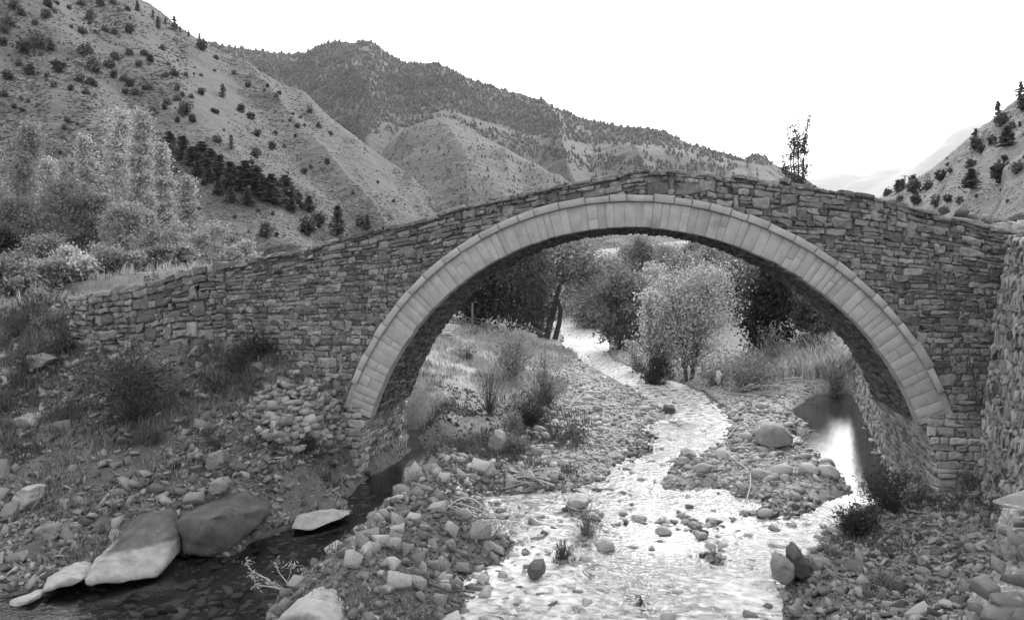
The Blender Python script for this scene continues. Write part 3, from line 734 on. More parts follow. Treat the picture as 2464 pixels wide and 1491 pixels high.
# ------------------------------------------------------------------ rocks
import bmesh
def ico(sub):
    bm = bmesh.new(); bmesh.ops.create_icosphere(bm, subdivisions=sub, radius=1)
    V = np.array([v.co[:] for v in bm.verts]); F = np.array([[v.index for v in f.verts] for f in bm.faces]); bm.free(); return V, F
def hull(P, bev=0.0):
    bm = bmesh.new(); vs = [bm.verts.new([float(c) for c in q_]) for q_ in P]
    res = bmesh.ops.convex_hull(bm, input=vs)
    bmesh.ops.delete(bm, geom=[g for g in bm.verts if not g.link_faces], context='VERTS')
    if bev:
        bmesh.ops.dissolve_limit(bm, angle_limit=.12, verts=bm.verts[:], edges=bm.edges[:])
        bmesh.ops.bevel(bm, geom=bm.edges[:], offset=bev, segments=1, affect='EDGES', clamp_overlap=True)
        bmesh.ops.triangulate(bm, faces=bm.faces[:])
    bm.verts.ensure_lookup_table(); bm.verts.index_update()
    V = np.array([v.co[:] for v in bm.verts]); F = np.array([[v.index for v in f.verts] for f in bm.faces]); bm.free(); return V, F
ICO = {k: ico(k) for k in (1, 2, 3, 4)}
def rock(seed, kind, sub):
    """unit rock (half size 1): 'round' river cobble, 'block' angular block, 'slab' thin split piece"""
    r = np.random.RandomState(seed)
    if kind != 'round':
        if kind == 'block':
            P = np.array([(a_, b_, c_) for a_ in (-1, 1) for b_ in (-1, 1) for c_ in (-1, 1)], float) * np.array([1, .85, .8]) + r.normal(0, .26, (8, 3)); P = np.r_[P, r.normal(0, .75, (3, 3))]; P *= 1 - .35 * (r.rand(len(P), 1) < .25)
        else:
            k = r.randint(4, 7); an = np.sort(np.arange(k) / k * 6.283 + r.uniform(-.45, .45, k)); rad = r.uniform(.6, 1.15, k)
            B = np.c_[np.cos(an) * rad, np.sin(an) * rad]; P = np.r_[np.c_[B, -1 + r.normal(0, .12, k)], np.c_[B * r.uniform(.65, 1.0, (k, 1)) + r.normal(0, .14, (k, 2)), 1 + r.normal(0, .4, k)]]
        V, F = hull(P, .0 if sub < 3 else .07)
    else:
        V, F = ICO[sub]; V = V.copy()
        rad = 1 + .16 * vnoise(V * 1.3 + seed, seed) + .06 * vnoise(V * 3.1, seed + 1)
        V = V * rad[:, None]
        for _ in range(3):
            n = r.normal(size=3); n /= np.linalg.norm(n); c = r.uniform(.68, .9); d = V @ n; V -= np.outer(np.maximum(d - c, 0) * .8, n)
    V = V / np.abs(V).max(0)
    return V, F
ROCKS = {k: [rock(100 + 7 * i, k, 3) for i in range(12)] for k in ('round', 'block', 'slab')}
ROCKS_LO = {k: [rock(100 + 7 * i, k, 1 if k == 'round' else 2) for i in range(12)] for k in ('round', 'block', 'slab')}
RM = {}
def rock_mesh(kind, i, mat):
    key = (kind, i, mat)
    if key not in RM: RM[key] = mkmesh({'round': 'river_stone', 'block': 'rock', 'slab': 'slab_stone'}[kind], *ROCKS[kind][i], M[mat], smooth=(kind == 'round'))
    return RM[key]
def rotm(rx, ry, rz):
    cx, sx, cy, sy, cz_, sz = math.cos(rx), math.sin(rx), math.cos(ry), math.sin(ry), math.cos(rz), math.sin(rz)
    return np.array([[cz_ * cy, cz_ * sy * sx - sz * cx, cz_ * sy * cx + sz * sx], [sz * cy, sz * sy * sx + cz_ * cx, sz * sy * cx - cz_ * sx], [-sy, cy * sx, cy * cx]])
def scatter_rocks(name, kind, pts, sizes, mat, flat, rs, tilt=.3, sink=.3):
    acc_V, acc_F, n = [], [], 0
    for p, s in zip(pts, sizes):
        V, F = ROCKS_LO[kind][rs.randint(12)]
        sc = s * np.array([rs.uniform(.75, 1.45), rs.uniform(.5, 1.0), rs.uniform(*flat)]) / 2
        Rm = rotm(rs.normal(0, tilt), rs.normal(0, tilt), rs.uniform(0, 6.3))
        acc_V.append((V * sc) @ Rm.T + p + np.array([0, 0, sc[2] * (1 - 2 * sink)])); acc_F.append(F + n); n += len(V)
    return mk(name, np.concatenate(acc_V), np.concatenate(acc_F), M[mat], smooth=(kind == 'round'))
def single_rock(name, kind, i, mat, p, size, rot, label, group=None, cat=None, sink=.25):
    o = link(name, rock_mesh(kind, i, mat), None, (p[0], p[1], p[2] + size[2] * (.5 - sink)), rot, np.array(size) / 2)
    return tag(o, label, cat or ("slab" if kind == 'slab' else "rock"), group)
def sample(n, x0, x1, y0, y1, test, rs, batch=4000):
    out = []
    while sum(len(o) for o in out) < n:
        x = rs.uniform(x0, x1, batch); y = rs.uniform(y0, y1, batch)
        z, t, sd = ground(x, y, True); k = test(x, y, z, sd, rs.rand(batch)); out.append(np.c_[x, y, z][k])
        if len(out) > 60: break
    return np.concatenate(out)[:n]
def in_view(x, y, z=0.3):
    v = np.stack([x, y, z + 0 * x], -1) - CP; d = v @ fw
    return (d > 1) & (np.abs(v @ rt) < d * 1232 / FPX * 1.03) & (v @ up > -d * 745 / FPX * 1.06)
rs = np.random.RandomState(77)
def psize(n, lo, hi, a=2.2): u = rs.rand(n); return lo * (1 - u * (1 - (lo / hi) ** a)) ** (-1 / a)

dbar = lambda x, y, z, sd, r: in_view(x, y) & (sd > np.where(y > 13, .12, -.15)) & (z < .75) & (y > -3.2) & (y < 34) & (x > -4.6 - .04 * y) & (x < 7.6 + .2 * y) & (r < 14 / (14 + y * .7)) & ~((x > 4.2) & (y < .2))
pts = sample(17000, -6, 12, -3.2, 34, dbar, rs)
tag(scatter_rocks("river_gravel", 'block', pts, psize(len(pts), .035, .22, 1.6), 'cobble', (.3, .6), rs, sink=.3), kind='stuff')
pts = sample(5500, -6, 12, -3.2, 34, dbar, rs)
tag(scatter_rocks("river_gravel", 'round', pts, psize(len(pts), .06, .32, 1.7), 'cobble', (.4, .7), rs, sink=.3), kind='stuff')
dwat = lambda x, y, z, sd, r: in_view(x, y) & (sd < -.02) & (x > -4.2) & (y < 16) & (r < np.where(sd > -.5, .9, .22)) & ~((x > 4.3 + .07 * y) & (y > -.6))
pts = sample(1300, -4.5, 7, -9, 16, dwat, rs); pts = np.r_[pts, sample(750, -4.5, .2, -6.5, .5, lambda x, y, z, sd, r: (sd < -.02) & (sd > -1.6) & (r < .9), rs)]; pts = np.r_[pts, sample(2600, -4.3, 6, -9, 18, lambda x, y, z, sd, r: in_view(x, y) & (sd < 0) & (z > -.14) & (x > -4.3) & ~((x > 4.3 + .07 * y) & (y > -.6)), rs)]; pts = np.r_[pts, sample(900, -7, 6, 7, 44, lambda x, y, z, sd, r: in_view(x, y) & (sd < .5) & (z < .04) & (sd > -2.2) & (r < np.where(sd > -.3, 1, .35)) & ~(x > 5.2), rs)]; pts[:, 2] = np.maximum(pts[:, 2], -.07)
tag(scatter_rocks("river_gravel", 'block', pts, psize(len(pts), .06, .30, 1.7), 'wetstone', (.3, .7), rs, sink=.25), kind='stuff')
dleft = lambda x, y, z, sd, r: in_view(x, y, 1.5) & (sd > .05) & (z > .02) & (x < -5.5) & (y < np.where(x < -15.7, 1.7, -.1)) & (r < .25 + .75 * (fbm(np.c_[x, y, 0 * x] * .7, 2, 60) > -.05))
pts = sample(12000, -24, -5.5, -9, 1.7, dleft, rs)
tag(scatter_rocks("slope_scree", 'slab', pts, psize(len(pts), .04, .40, 1.55), 'scree', (.12, .42), rs, tilt=.6, sink=.15), kind='stuff')
pts = sample(15000, -20, -5.5, -9, 1.7, lambda x, y, z, sd, r: in_view(x, y, 1.5) & (sd > .02) & (x < -5.5) & (y < np.where(x < -15.7, 1.7, -.1)) & (r < .3 + .9 * fbm(np.c_[x, y, 0 * x] * .9, 2, 61)), rs)
tag(scatter_rocks("slope_scree", 'slab', pts, psize(len(pts), .02, .07, 1.6), 'scree', (.2, .6), rs, tilt=.5), kind='stuff')
dright = lambda x, y, z, sd, r: in_view(x, y, z) & (sd > .0) & (z > .02) & (x > 1.5) & (y < -.2) & (x < 7.9)
pts = sample(12000, 1.5, 8, -14, 0, dright, rs)
tag(scatter_rocks("slope_scree", 'slab', pts, psize(len(pts), .03, .30, 1.5), 'scree', (.12, .42), rs, tilt=.6, sink=.15), kind='stuff')
dspit = lambda x, y, z, sd, r: in_view(x, y) & (sd > -.1) & (x > -6.8) & (x < -1.5) & (y < .4) & (y > -9.5)
pts = sample(6500, -6.8, -1.5, -9.5, .4, dspit, rs)
tag(scatter_rocks("spit_rubble", 'block', pts, psize(len(pts), .035, .30, 1.6), 'rubble', (.35, .8), rs, tilt=.6), kind='stuff')
pts = sample(3600, -7.4, -1.5, .3, 8.5, lambda x, y, z, sd, r: (sd > .0) & (x < -2.4) & (r < .5 + 1.2 * fbm(np.c_[x, y, 0 * x] * .8, 2, 62)), rs)
tag(scatter_rocks("mound_stones", 'block', pts, psize(len(pts), .03, .22, 1.6), 'scree', (.3, .7), rs, tilt=.5), kind='stuff')
dcreek = lambda x, y, z, sd, r: (sd < -.02)
pts = sample(700, -13, -5, -9, 0, lambda x, y, z, sd, r: in_view(x, y) & (sd < -.05) & (x < -4.5), rs)
tag(scatter_rocks("creek_bed_stones", 'slab', pts, psize(len(pts), .12, .5, 1.8), 'scree', (.15, .3), rs, tilt=.1, sink=.35), kind='stuff')

# single stones by the hundred: copies of a few shapes
def rocks_group(name, kind, mat, n, lo, hi, a, region, label, group, flat=(.45, .8), tilt=.25, sink=.25, cat=None, floorz=None):
    pts = sample(n, *region[:4], region[4], rs); sz = psize(len(pts), lo, hi, a)
    for p, s in zip(pts, sz):
        if floorz is not None: p[2] = max(p[2], floorz)
        single_rock(name, kind, rs.randint(12), mat, p, (s * rs.uniform(.8, 1.2), s * rs.uniform(.65, 1), s * rs.uniform(*flat)),
                    (rs.normal(0, tilt), rs.normal(0, tilt), rs.uniform(0, 6.3)), label, group, cat, sink)
rocks_group("river_stone", 'round', 'cobble', 70, .22, .6, 2.6, (1, 7, -1, 12, lambda x, y, z, sd, r: (sd > .02) & (z < .6) & (x > 1.2) & (x < 6.2 + .05 * y) & ~((x > 4.2) & (y < .4))), "smooth grey stone bedded in the gravel bar between the two arms of the river", "stones on the gravel bar")
rocks_group("river_stone", 'round', 'cobble', 70, .2, .5, 3, (-4, 3, -.6, 14, lambda x, y, z, sd, r: (sd > .02) & (z < .55) & (x > -3.6)), "rounded grey stone on the gravel beach under the left half of the arch", "stones on the gravel beach")
rocks_group("rock", 'block', 'wetstone', 80, .14, .42, 2.4, (-3.4, 5, -8.5, 4, lambda x, y, z, sd, r: in_view(x, y) & (sd < -.25) & (x > -3.4) & (x < 4.2)), "dark wet stone standing in the bright water of the river", "wet stones in the river", floorz=-.05, sink=.36)
rocks_group("river_stone", 'round', 'wetstone', 90, .15, .45, 2.4, (-3.4, 5, -8.5, 4, lambda x, y, z, sd, r: in_view(x, y) & (sd < -.25) & (x > -3.4) & (x < 4.2)), "rounded grey stone half sunk in the bright water of the river", "rounded stones in the river", floorz=-.05, sink=.36)
rocks_group("rubble_block", 'block', 'rubble', 130, .22, .6, 2.6, (-5.6, -1.6, -8.3, .3, lambda x, y, z, sd, r: in_view(x, y) & (sd > -.1) & (x > -6.2)), "grey broken block in the rubble spit between side channel and river", "blocks of the rubble spit", flat=(.55, .9), tilt=.5, cat="block")
rocks_group("slab_stone", 'slab', 'slab', 120, .22, .65, 2.2, (-14, -6, -7.5, -.4, lambda x, y, z, sd, r: in_view(x, y, 1.2) & (sd > .1)), "grey shale slab lying on the steep left bank below the bridge", "slabs on the left bank", flat=(.3, .65), tilt=.5)
rocks_group("slab_stone", 'slab', 'slab', 75, .2, .5, 2.6, (1.8, 7.6, -12, -.3, lambda x, y, z, sd, r: in_view(x, y, z) & (sd > .1)), "dark shale slab on the debris slope of the right bank", "slabs on the right bank", flat=(.25, .5), tilt=.4)

# stones one can point to, each with its own outline
def outline_rock(name, px, y0, thick, mat, label, cat="boulder", bulge=.12, seed=0, lean=0.0, sub=3, flat_back=.75):
    """a boulder whose face follows the outline px (photo points), facing the river at distance y0, thick metres deep"""
    xa_, xb_ = min(q_[0] for q_ in px), max(q_[0] for q_ in px); ya_, yb_ = y0 if isinstance(y0, tuple) else (y0, y0)
    P = np.array([at_y(x, y, ya_ + (yb_ - ya_) * (x - xa_) / (xb_ - xa_)) for x, y in px]); c = P.mean(0); rs_ = np.random.RandomState(seed + 500)
    D = P - c; n = len(D); dy = lambda k: np.array([0, k, 0])
    pts = np.r_[D * rs_.uniform(.68, .9, (n, 1)) + dy(-bulge), D + dy(.12 * thick) + np.c_[np.zeros(n), rs_.uniform(-.1, .15, n) * thick, np.zeros(n)], D * flat_back * rs_.uniform(.8, 1.05, (n, 1)) + dy(thick)]
    return rough_rock(name, pts, c, mat, label, cat, seed)
def rough_rock(name, pts, c, mat, label, cat, seed=0, grain=1.5):
    V, F = hull(pts, .0); size = np.abs(V).max()
    bm = bmesh.new(); vs = [bm.verts.new(q_) for q_ in V]
    for f in F: bm.faces.new([vs[k] for k in f])
    bmesh.ops.dissolve_limit(bm, angle_limit=.3, verts=bm.verts[:], edges=bm.edges[:])
    bmesh.ops.triangulate(bm, faces=bm.faces[:])
    for _ in range(9):
        lim = size * .075; e = [q_ for q_ in bm.edges if q_.calc_length() > lim]
        if not e or len(bm.verts) > 5000: break
        bmesh.ops.subdivide_edges(bm, edges=e, cuts=1); bmesh.ops.triangulate(bm, faces=bm.faces[:])
    for _ in range(1): bmesh.ops.smooth_vert(bm, verts=bm.verts[:], factor=.5, use_axis_x=True, use_axis_y=True, use_axis_z=True)
    bm.normal_update()
    V = np.array([v.co[:] for v in bm.verts]); N = np.array([v.normal[:] for v in bm.verts]); bm.verts.index_update(); F = np.array([[v.index for v in f.verts] for f in bm.faces]); bm.free()
    Q = (V + c); layer = vnoise(np.c_[Q[:, 0] * 1.5 / size, Q[:, 1] * 1.5 / size, (Q[:, 2] + .35 * Q[:, 0]) * 9 / size], seed + 3)
    h = .045 * fbm(Q * 1.7 / size, 3, seed) + .022 * layer + .022 * fbm(Q * 8 / size, 3, seed + 7)
    V = V + N * (h * size * grain)[:, None]
    o = mk(name, V, F, M[mat], smooth=False); o.location = c
    return tag(o, label, cat)
def hull_rock(name, px3, mat, label, cat="boulder", seed=0):
    P = np.array([at_y(*q_) for q_ in px3]); c = P.mean(0); return rough_rock(name, P - c, c, mat, label, cat, seed)
def waterline_mat():
    m = material("boulder_with_waterline", .08, var=.55, scale=3, bump=1.0, bscale=10, spots=[(2.2, .60, .05, .1), (12, .72, .2, .04)])
    t = m.node_tree; N = t.nodes; L = t.links
    g = N.new("ShaderNodeNewGeometry"); sx = N.new("ShaderNodeSeparateXYZ"); L.new(g.outputs["Position"], sx.inputs[0])
    nz = N.new("ShaderNodeTexNoise"); nz.inputs["Scale"].default_value = 3; L.new(g.outputs["Position"], nz.inputs["Vector"])
    ad = N.new("ShaderNodeMath"); ad.operation = 'MULTIPLY_ADD'; L.new(nz.outputs["Fac"], ad.inputs[0]); ad.inputs[1].default_value = .08; L.new(sx.outputs[2], ad.inputs[2])
    ax = N.new("ShaderNodeMath"); ax.operation = 'MULTIPLY_ADD'; L.new(sx.outputs[0], ax.inputs[0]); ax.inputs[1].default_value = -.10; L.new(ad.outputs[0], ax.inputs[2])
    mr = N.new("ShaderNodeMapRange"); mr.inputs[1].default_value = 1.36; mr.inputs[2].default_value = 1.41; mr.inputs[3].default_value = 2.7; mr.inputs[4].default_value = 1
    L.new(ax.outputs[0], mr.inputs[0])
    b = N["Principled BSDF"]; src = b.inputs["Base Color"].links[0].from_socket
    vm = N.new("ShaderNodeVectorMath"); vm.operation = 'MULTIPLY'; L.new(src, vm.inputs[0]); L.new(mr.outputs[0], vm.inputs[1])
    L.new(vm.outputs[0], b.inputs["Base Color"])
    return m
M['waterline'] = waterline_mat()
hull_rock("boulder", [(212, 1402, -7.7), (376, 1390, -7.0), (432, 1330, -6.1), (234, 1340, -6.9), (346, 1238, -5.8), (408, 1219, -5.5), (434, 1262, -5.8), (300, 1262, -4.9), (425, 1214, -4.5), (445, 1300, -4.7)], 'waterline', "big leaning boulder with dark face and pale band below, at the left channel", seed=1)
hull_rock("boulder", [(436, 1342, -6.0), (552, 1334, -5.7), (626, 1262, -4.9), (646, 1226, -4.5), (424, 1256, -5.9), (432, 1236, -5.2), (590, 1187, -4.3), (520, 1238, -5.9), (470, 1205, -3.8), (600, 1180, -3.3), (650, 1215, -3.4)], 'darkrock', "largest dark boulder undercut above the left channel, right of the banded boulder", seed=2)
hull_rock("boulder", [(103, 1424, -8.0), (176, 1408, -7.75), (222, 1388, -7.4), (112, 1388, -7.7), (150, 1370, -7.4), (180, 1358, -7.1), (216, 1355, -6.9), (165, 1390, -7.8), (150, 1364, -6.6), (210, 1350, -6.4)], 'pale', "pale split boulder at the waterline left of the banded boulder", seed=3)
hull_rock("boulder", [(700, 1272, -4.25), (750, 1274, -4.1), (800, 1254, -3.6), (846, 1236, -3.1), (706, 1248, -4.0), (745, 1230, -3.6), (790, 1238, -3.4), (844, 1226, -2.9), (720, 1240, -3.2), (800, 1228, -2.7)], 'rock', "long pale wedge of rock along the left channel edge", seed=4)
outline_rock("slab_stone", [(18, 1462), (26, 1446), (74, 1440), (72, 1450), (50, 1460)], -8.3, .5, 'pale', "small pale slab lying in the left channel at the lower left corner", cat="slab", bulge=.04, seed=5)
outline_rock("boulder", [(636, 1520), (664, 1478), (700, 1456), (736, 1460), (760, 1453), (788, 1476), (812, 1500), (830, 1530)], -9.3, 1.0, 'pale', "big pale boulder at the very front of the rubble spit", seed=6, bulge=.2)
outline_rock("boulder", [(1010, 1352), (1018, 1322), (1045, 1324), (1066, 1342), (1068, 1366), (1050, 1386), (1020, 1376)], -5.4, .45, 'pale', "pale cracked block in the middle of the rubble spit", seed=7)
outline_rock("rock", [(954, 1402), (956, 1350), (984, 1346), (988, 1366), (978, 1402)], -5.7, .3, 'rubble', "upright grey block left of the pale cracked block on the spit", cat="rock", seed=8, bulge=.06)
outline_rock("rock", [(936, 1312), (940, 1270), (984, 1268), (990, 1300), (976, 1318), (950, 1322)], -4.6, .45, 'slab', "dark square block with a flaky top on the rubble spit", cat="rock", seed=9)
outline_rock("boulder", [(1818, 1070), (1822, 1032), (1845, 1018), (1884, 1024), (1906, 1048), (1908, 1064), (1880, 1070), (1850, 1078)], 4.6, 1.1, 'pale', "largest pale boulder on the gravel bar beside the dark pool", seed=10, bulge=.25)
outline_rock("rock", [(1858, 1392), (1864, 1352), (1890, 1344), (1912, 1362), (1912, 1386), (1890, 1410)], -5.9, .55, 'rock', "smooth grey block standing in the river edge at the right bank", cat="rock", seed=11)
outline_rock("rock", [(1896, 1378), (1900, 1330), (1916, 1318), (1946, 1352), (1954, 1386), (1925, 1394)], -5.6, .6, 'darkrock', "pointed dark rock leaning behind the smooth grey block at the right bank", cat="rock", seed=12)
outline_rock("rock", [(1950, 1366), (1960, 1350), (2000, 1352), (2026, 1374), (1990, 1388), (1955, 1388)], -5.3, .5, 'rock', "low grey rock right of the pointed dark rock", cat="rock", seed=13)
outline_rock("river_stone", [(1362, 1212), (1368, 1200), (1392, 1194), (1414, 1204), (1418, 1220), (1390, 1226), (1366, 1222)], -1.7, .55, 'cobble', "smooth flat topped stone in the river, left of the weed clump", cat="rock", seed=14)
outline_rock("rock", [(1266, 1376), (1274, 1358), (1306, 1358), (1314, 1376), (1300, 1390), (1276, 1390)], -5.9, .45, 'darkrock', "square dark boulder standing alone in the river in front of the spit", cat="rock", seed=15)
outline_rock("rock", [(1140, 1412), (1150, 1388), (1172, 1396), (1178, 1416), (1160, 1426)], -6.2, .35, 'rock', "rounded grey boulder at the water's edge right of the pale cracked block", cat="rock", seed=16)
outline_rock("rock", [(1144, 1442), (1156, 1424), (1176, 1420), (1184, 1438), (1166, 1450)], -6.7, .35, 'rock', "grey boulder at the water's edge nearest the front of the spit", cat="rock", seed=17)
outline_rock("boulder", [(1166, 1108), (1172, 1056), (1190, 1034), (1206, 1044), (1216, 1072), (1210, 1100), (1190, 1112)], 2.3, .9, 'rock', "tall rounded boulder set in the earth mound beyond the arch foot", seed=18, bulge=.2)
outline_rock("boulder", [(34, 1036), (38, 1006), (60, 994), (92, 1004), (98, 1024), (78, 1038)], -2.6, .6, 'rock', "round grey boulder on the left bank at the edge of the picture", seed=19, bulge=.2)
outline_rock("boulder", [(44, 892), (58, 856), (100, 850), (132, 862), (110, 884), (80, 894)], -.9, .6, 'slab', "smooth dark boulder on the left bank below the end of the wing wall", seed=20, bulge=.1)
outline_rock("boulder", [(22, 1238), (34, 1196), (62, 1168), (82, 1172), (84, 1206), (56, 1234)], -5.4, .5, 'pale', "pale craggy boulder tilted on the lower left bank", seed=21)
outline_rock("boulder", [(84, 1302), (86, 1268), (140, 1250), (160, 1282), (128, 1310), (98, 1318)], -6.1, .6, 'rock', "grey tilted boulder with a flat cap above the pale split boulder", seed=22)
outline_rock("boulder", [(232, 1222), (236, 1200), (280, 1192), (298, 1208), (296, 1230), (262, 1234)], -5.1, .5, 'rock', "grey block half buried in scree above the banded boulder", seed=23)
outline_rock("boulder", [(496, 1122), (502, 1090), (530, 1082), (540, 1102), (534, 1128), (506, 1132)], -3.6, .4, 'rock', "square grey block in the middle of the left bank scree", seed=24)
outline_rock("boulder", [(504, 1180), (510, 1158), (530, 1150), (542, 1166), (538, 1184), (518, 1190)], -4.5, .4, 'slab', "dark rounded stone in the earth above the largest dark boulder", seed=25)
outline_rock("boulder", [(20, 1370), (24, 1330), (58, 1312), (90, 1336), (92, 1360), (60, 1376)], -6.8, .6, 'slab', "dark boulder above the water at the left edge", seed=26)
outline_rock("rock", [(1290, 945), (1296, 938), (1308, 936), (1320, 944), (1312, 952), (1296, 952)], 16.5, .6, 'pale', "small grey rock beside the shrubs beyond the arch", cat="rock", seed=27)
outline_rock("rock", [(1592, 990), (1600, 976), (1622, 978), (1628, 992), (1606, 1000)], 11.0, .6, 'darkrock', "dark angular rock on the beach at the bend of the stream", cat="rock", seed=28)
outline_rock("rock", [(1632, 1104), (1640, 1090), (1658, 1082), (1676, 1092), (1680, 1106), (1656, 1110)], 3.4, .6, 'cobble', "smooth grey boulder in the stream left of the gravel bar", cat="rock", seed=29, bulge=.2)

# broken pieces along the right end of the bridge roadway
for k, (px_, py_, w_, h_) in enumerate([(2312, 524, 34, 18), (2345, 528, 22, 14), (2378, 536, 26, 20), (2270, 508, 30, 12)]):
    p = at_y(px_, py_, .5); s = depth_of(p) / FPX
    single_rock("slab_stone", 'slab' if k % 2 else 'block', k, 'slab', p - np.array([0, 0, .03]), (w_ * s, .35, h_ * s * 1.3), (.2 * k, .3 - .2 * k, k), ["dark pointed stone loose on the right end of the bridge", "small flat stone between the loose stones on the bridge end", "dark square stone loose at the far right of the bridge top", "flat stone at the left of the loose stones on the bridge end"][k], sink=.0)

# eroded core of the bridge foot, left of the arch springing
def ground_hit(px, py):
    """where the sight lines through photo points meet the ground"""
    D_ = np.array([ray(x, y) for x, y in zip(px, py)]); t = np.linspace(6, 34, 141)
    Q = CP[None, None] + D_[:, None] * t[None, :, None]; dz = Q[..., 2] - ground(Q[..., 0], Q[..., 1]); k = np.argmax(dz < 0, 1)
    k = np.where((dz < 0).any(1), k, 140); return Q[np.arange(len(k)), k]
a = Acc(); r4 = np.random.RandomState(9)
kx = r4.uniform(590, 862, 560); lo = np.interp(kx, [590, 650, 720, 800, 862], [1000, 1050, 1080, 1090, 1060]); hi = np.interp(kx, [590, 660, 700, 790, 862], [985, 935, 925, 920, 905])
ky = hi + (lo - hi) * r4.rand(560) ** 1.15; G_ = ground_hit(kx, ky)
for k in range(560):
    s = r4.uniform(.12, .42) * (1.0 if kx[k] > 640 else .7); p = G_[k] + np.array([0, -r4.uniform(0, .30) * np.clip((kx[k] - 590) / 90, 0, 1), r4.uniform(0, .12)])
    V, F = ROCKS_LO['block' if r4.rand() < .45 else 'slab'][r4.randint(12)]
    a.add((V * s * np.array([.62, .5, r4.uniform(.16, .36)])) @ rotm(r4.normal(0, .22), r4.normal(0, .22), r4.uniform(0, 6)).T + p, F)
a.obj("broken_footing", M['rubble'], bridge)

# ruined wall head and slab close to the camera at the right
ru = empty("ruined_wall", at_d(2420, 1480, 6.4))
base = np.array(ru.location); a = Acc(); am = Acc(); r5 = np.random.RandomState(19)
_op = [(2300, 1520), (2330, 1440), (2326, 1400), (2345, 1340), (2352, 1290), (2366, 1230), (2400, 1206), (2440, 1196), (2500, 1190), (2620, 1190), (2640, 1520)]
V, F = ico(6)
def lump(cen, ax, sd_):
    q_ = V * (1 + .26 * fbm(V * 1.8, 5, sd_) + .08 * fbm(V * 8, 3, sd_ + 3) + .035 * fbm(V * 22, 2, sd_ + 5))[:, None]
    am.add(cen - base + q_ * np.array(ax), F)
lump(at_d(2540, 1470, 6.8), (.50, .5, .62), 3); lump(at_d(2440, 1530, 6.2), (.34, .4, .36), 8); lump(at_d(2500, 1300, 7.0), (.3, .4, .34), 13)
am.obj("mortar_core", M['ruin'], ru)
for px_, py_, w_, h_, kd, dp in [(2370, 1412, 56, 40, 'block', 5.9), (2436, 1396, 60, 44, 'block', 5.85), (2425, 1444, 84, 34, 'slab', 5.65), (2410, 1484, 78, 40, 'block', 5.5), (2462, 1487, 44, 36, 'block', 5.4), (2480, 1330, 56, 36, 'slab', 6.1), (2446, 1300, 34, 18, 'slab', 6.3), (2350, 1462, 30, 20, 'slab', 5.9), (2340, 1486, 34, 18, 'block', 5.7), (2402, 1360, 30, 16, 'slab', 6.2), (2455, 1258, 30, 16, 'block', 6.5), (2420, 1278, 24, 14, 'slab', 6.5), (2470, 1225, 30, 16, 'slab', 6.6)]:
    s = dp / FPX; p = at_d(px_, py_, dp) - base; V_, F_ = ROCKS[kd][r5.randint(12)]
    a.add((V_ * np.array([w_ * s * .55, .14, h_ * s * .55])) @ rotm(r5.normal(0, .15), r5.normal(0, .15), r5.normal(0, .4)).T + p, F_)
a.obj("stones", M['ruinstone'], ru)
tag(ru, "broken head of a mortared wall close up at the lower right corner", "wall")
_hp = np.array([at_d(2384, 1205, 6.1), at_d(2416, 1221, 5.85), at_d(2490, 1228, 5.7), at_d(2425, 1190, 6.45), at_d(2470, 1176, 6.6), at_d(2580, 1166, 6.7), at_d(2590, 1224, 5.7), at_d(2580, 1150, 7.0)])
_hc = _hp.mean(0); o = mk("slab_stone", *hull(_hp - _hc, .012), M['rock']); o.location = _hc; tag(o, "pale flat slab jutting in from the right edge above the broken wall", "slab")

# ------------------------------------------------------------------ vegetation
def tube(acc, P, r, sides=5):
    P = np.asarray(P, float); r = np.broadcast_to(np.asarray(r, float), (len(P),))
    T = np.gradient(P, axis=0); T /= np.linalg.norm(T, axis=1, keepdims=True) + 1e-9
    ref = np.where(np.abs(T[:, 2:3]) > .9, np.array([[1., 0, 0]]), np.array([[0, 0, 1.]]))
    A = np.cross(T, ref); A /= np.linalg.norm(A, axis=1, keepdims=True) + 1e-9; B = np.cross(T, A)
    an = np.linspace(0, 2 * np.pi, sides, endpoint=False)
    V = (P[:, None] + r[:, None, None] * (np.cos(an)[None, :, None] * A[:, None] + np.sin(an)[None, :, None] * B[:, None])).reshape(-1, 3)
    i = np.arange(sides); j = (i + 1) % sides
    acc.add(V, np.concatenate([np.c_[k * sides + i, k * sides + j, (k + 1) * sides + j, (k + 1) * sides + i] for k in range(len(P) - 1)]))
def leaves(C, size, rs, aspect=2.0, up_=0.0, dirs=None):
    """leaf-sized diamonds at the points C"""
    n = len(C); d = rs.normal(size=(n, 3)) if dirs is None else dirs + rs.normal(0, .45, (n, 3))
    d[:, 2] += up_; d /= np.linalg.norm(d, axis=1, keepdims=True) + 1e-9
    e = np.cross(d, rs.normal(size=(n, 3))); e /= np.linalg.norm(e, axis=1, keepdims=True) + 1e-9
    s = (np.broadcast_to(size, (n,)) * rs.uniform(.4, 1.7, n))[:, None]
    V = np.stack([C - d * s * .5, C + e * s * .5 / aspect, C + d * s * .5, C - e * s * .5 / aspect], 1).reshape(-1, 3)
    return V, np.arange(4 * n).reshape(n, 4)
PROF = {'round': lambda t: np.sqrt(np.clip(1 - (2 * t - 1) ** 2, 0, 1)), 'dome': lambda t: np.clip(1 - t ** 2.2, 0, 1) ** .6 * (.75 + .25 * np.minimum(t * 4, 1)),
        'poplar': lambda t: np.clip(1 - t, 0, 1) ** .55 * np.clip(t * 3 + .35, 0, 1), 'egg': lambda t: np.clip(1 - t, 0, 1) ** .6 * np.clip(t * 2.2 + .3, 0, 1), 'cone': lambda t: np.clip(1 - t, 0.02, 1) ** .85}
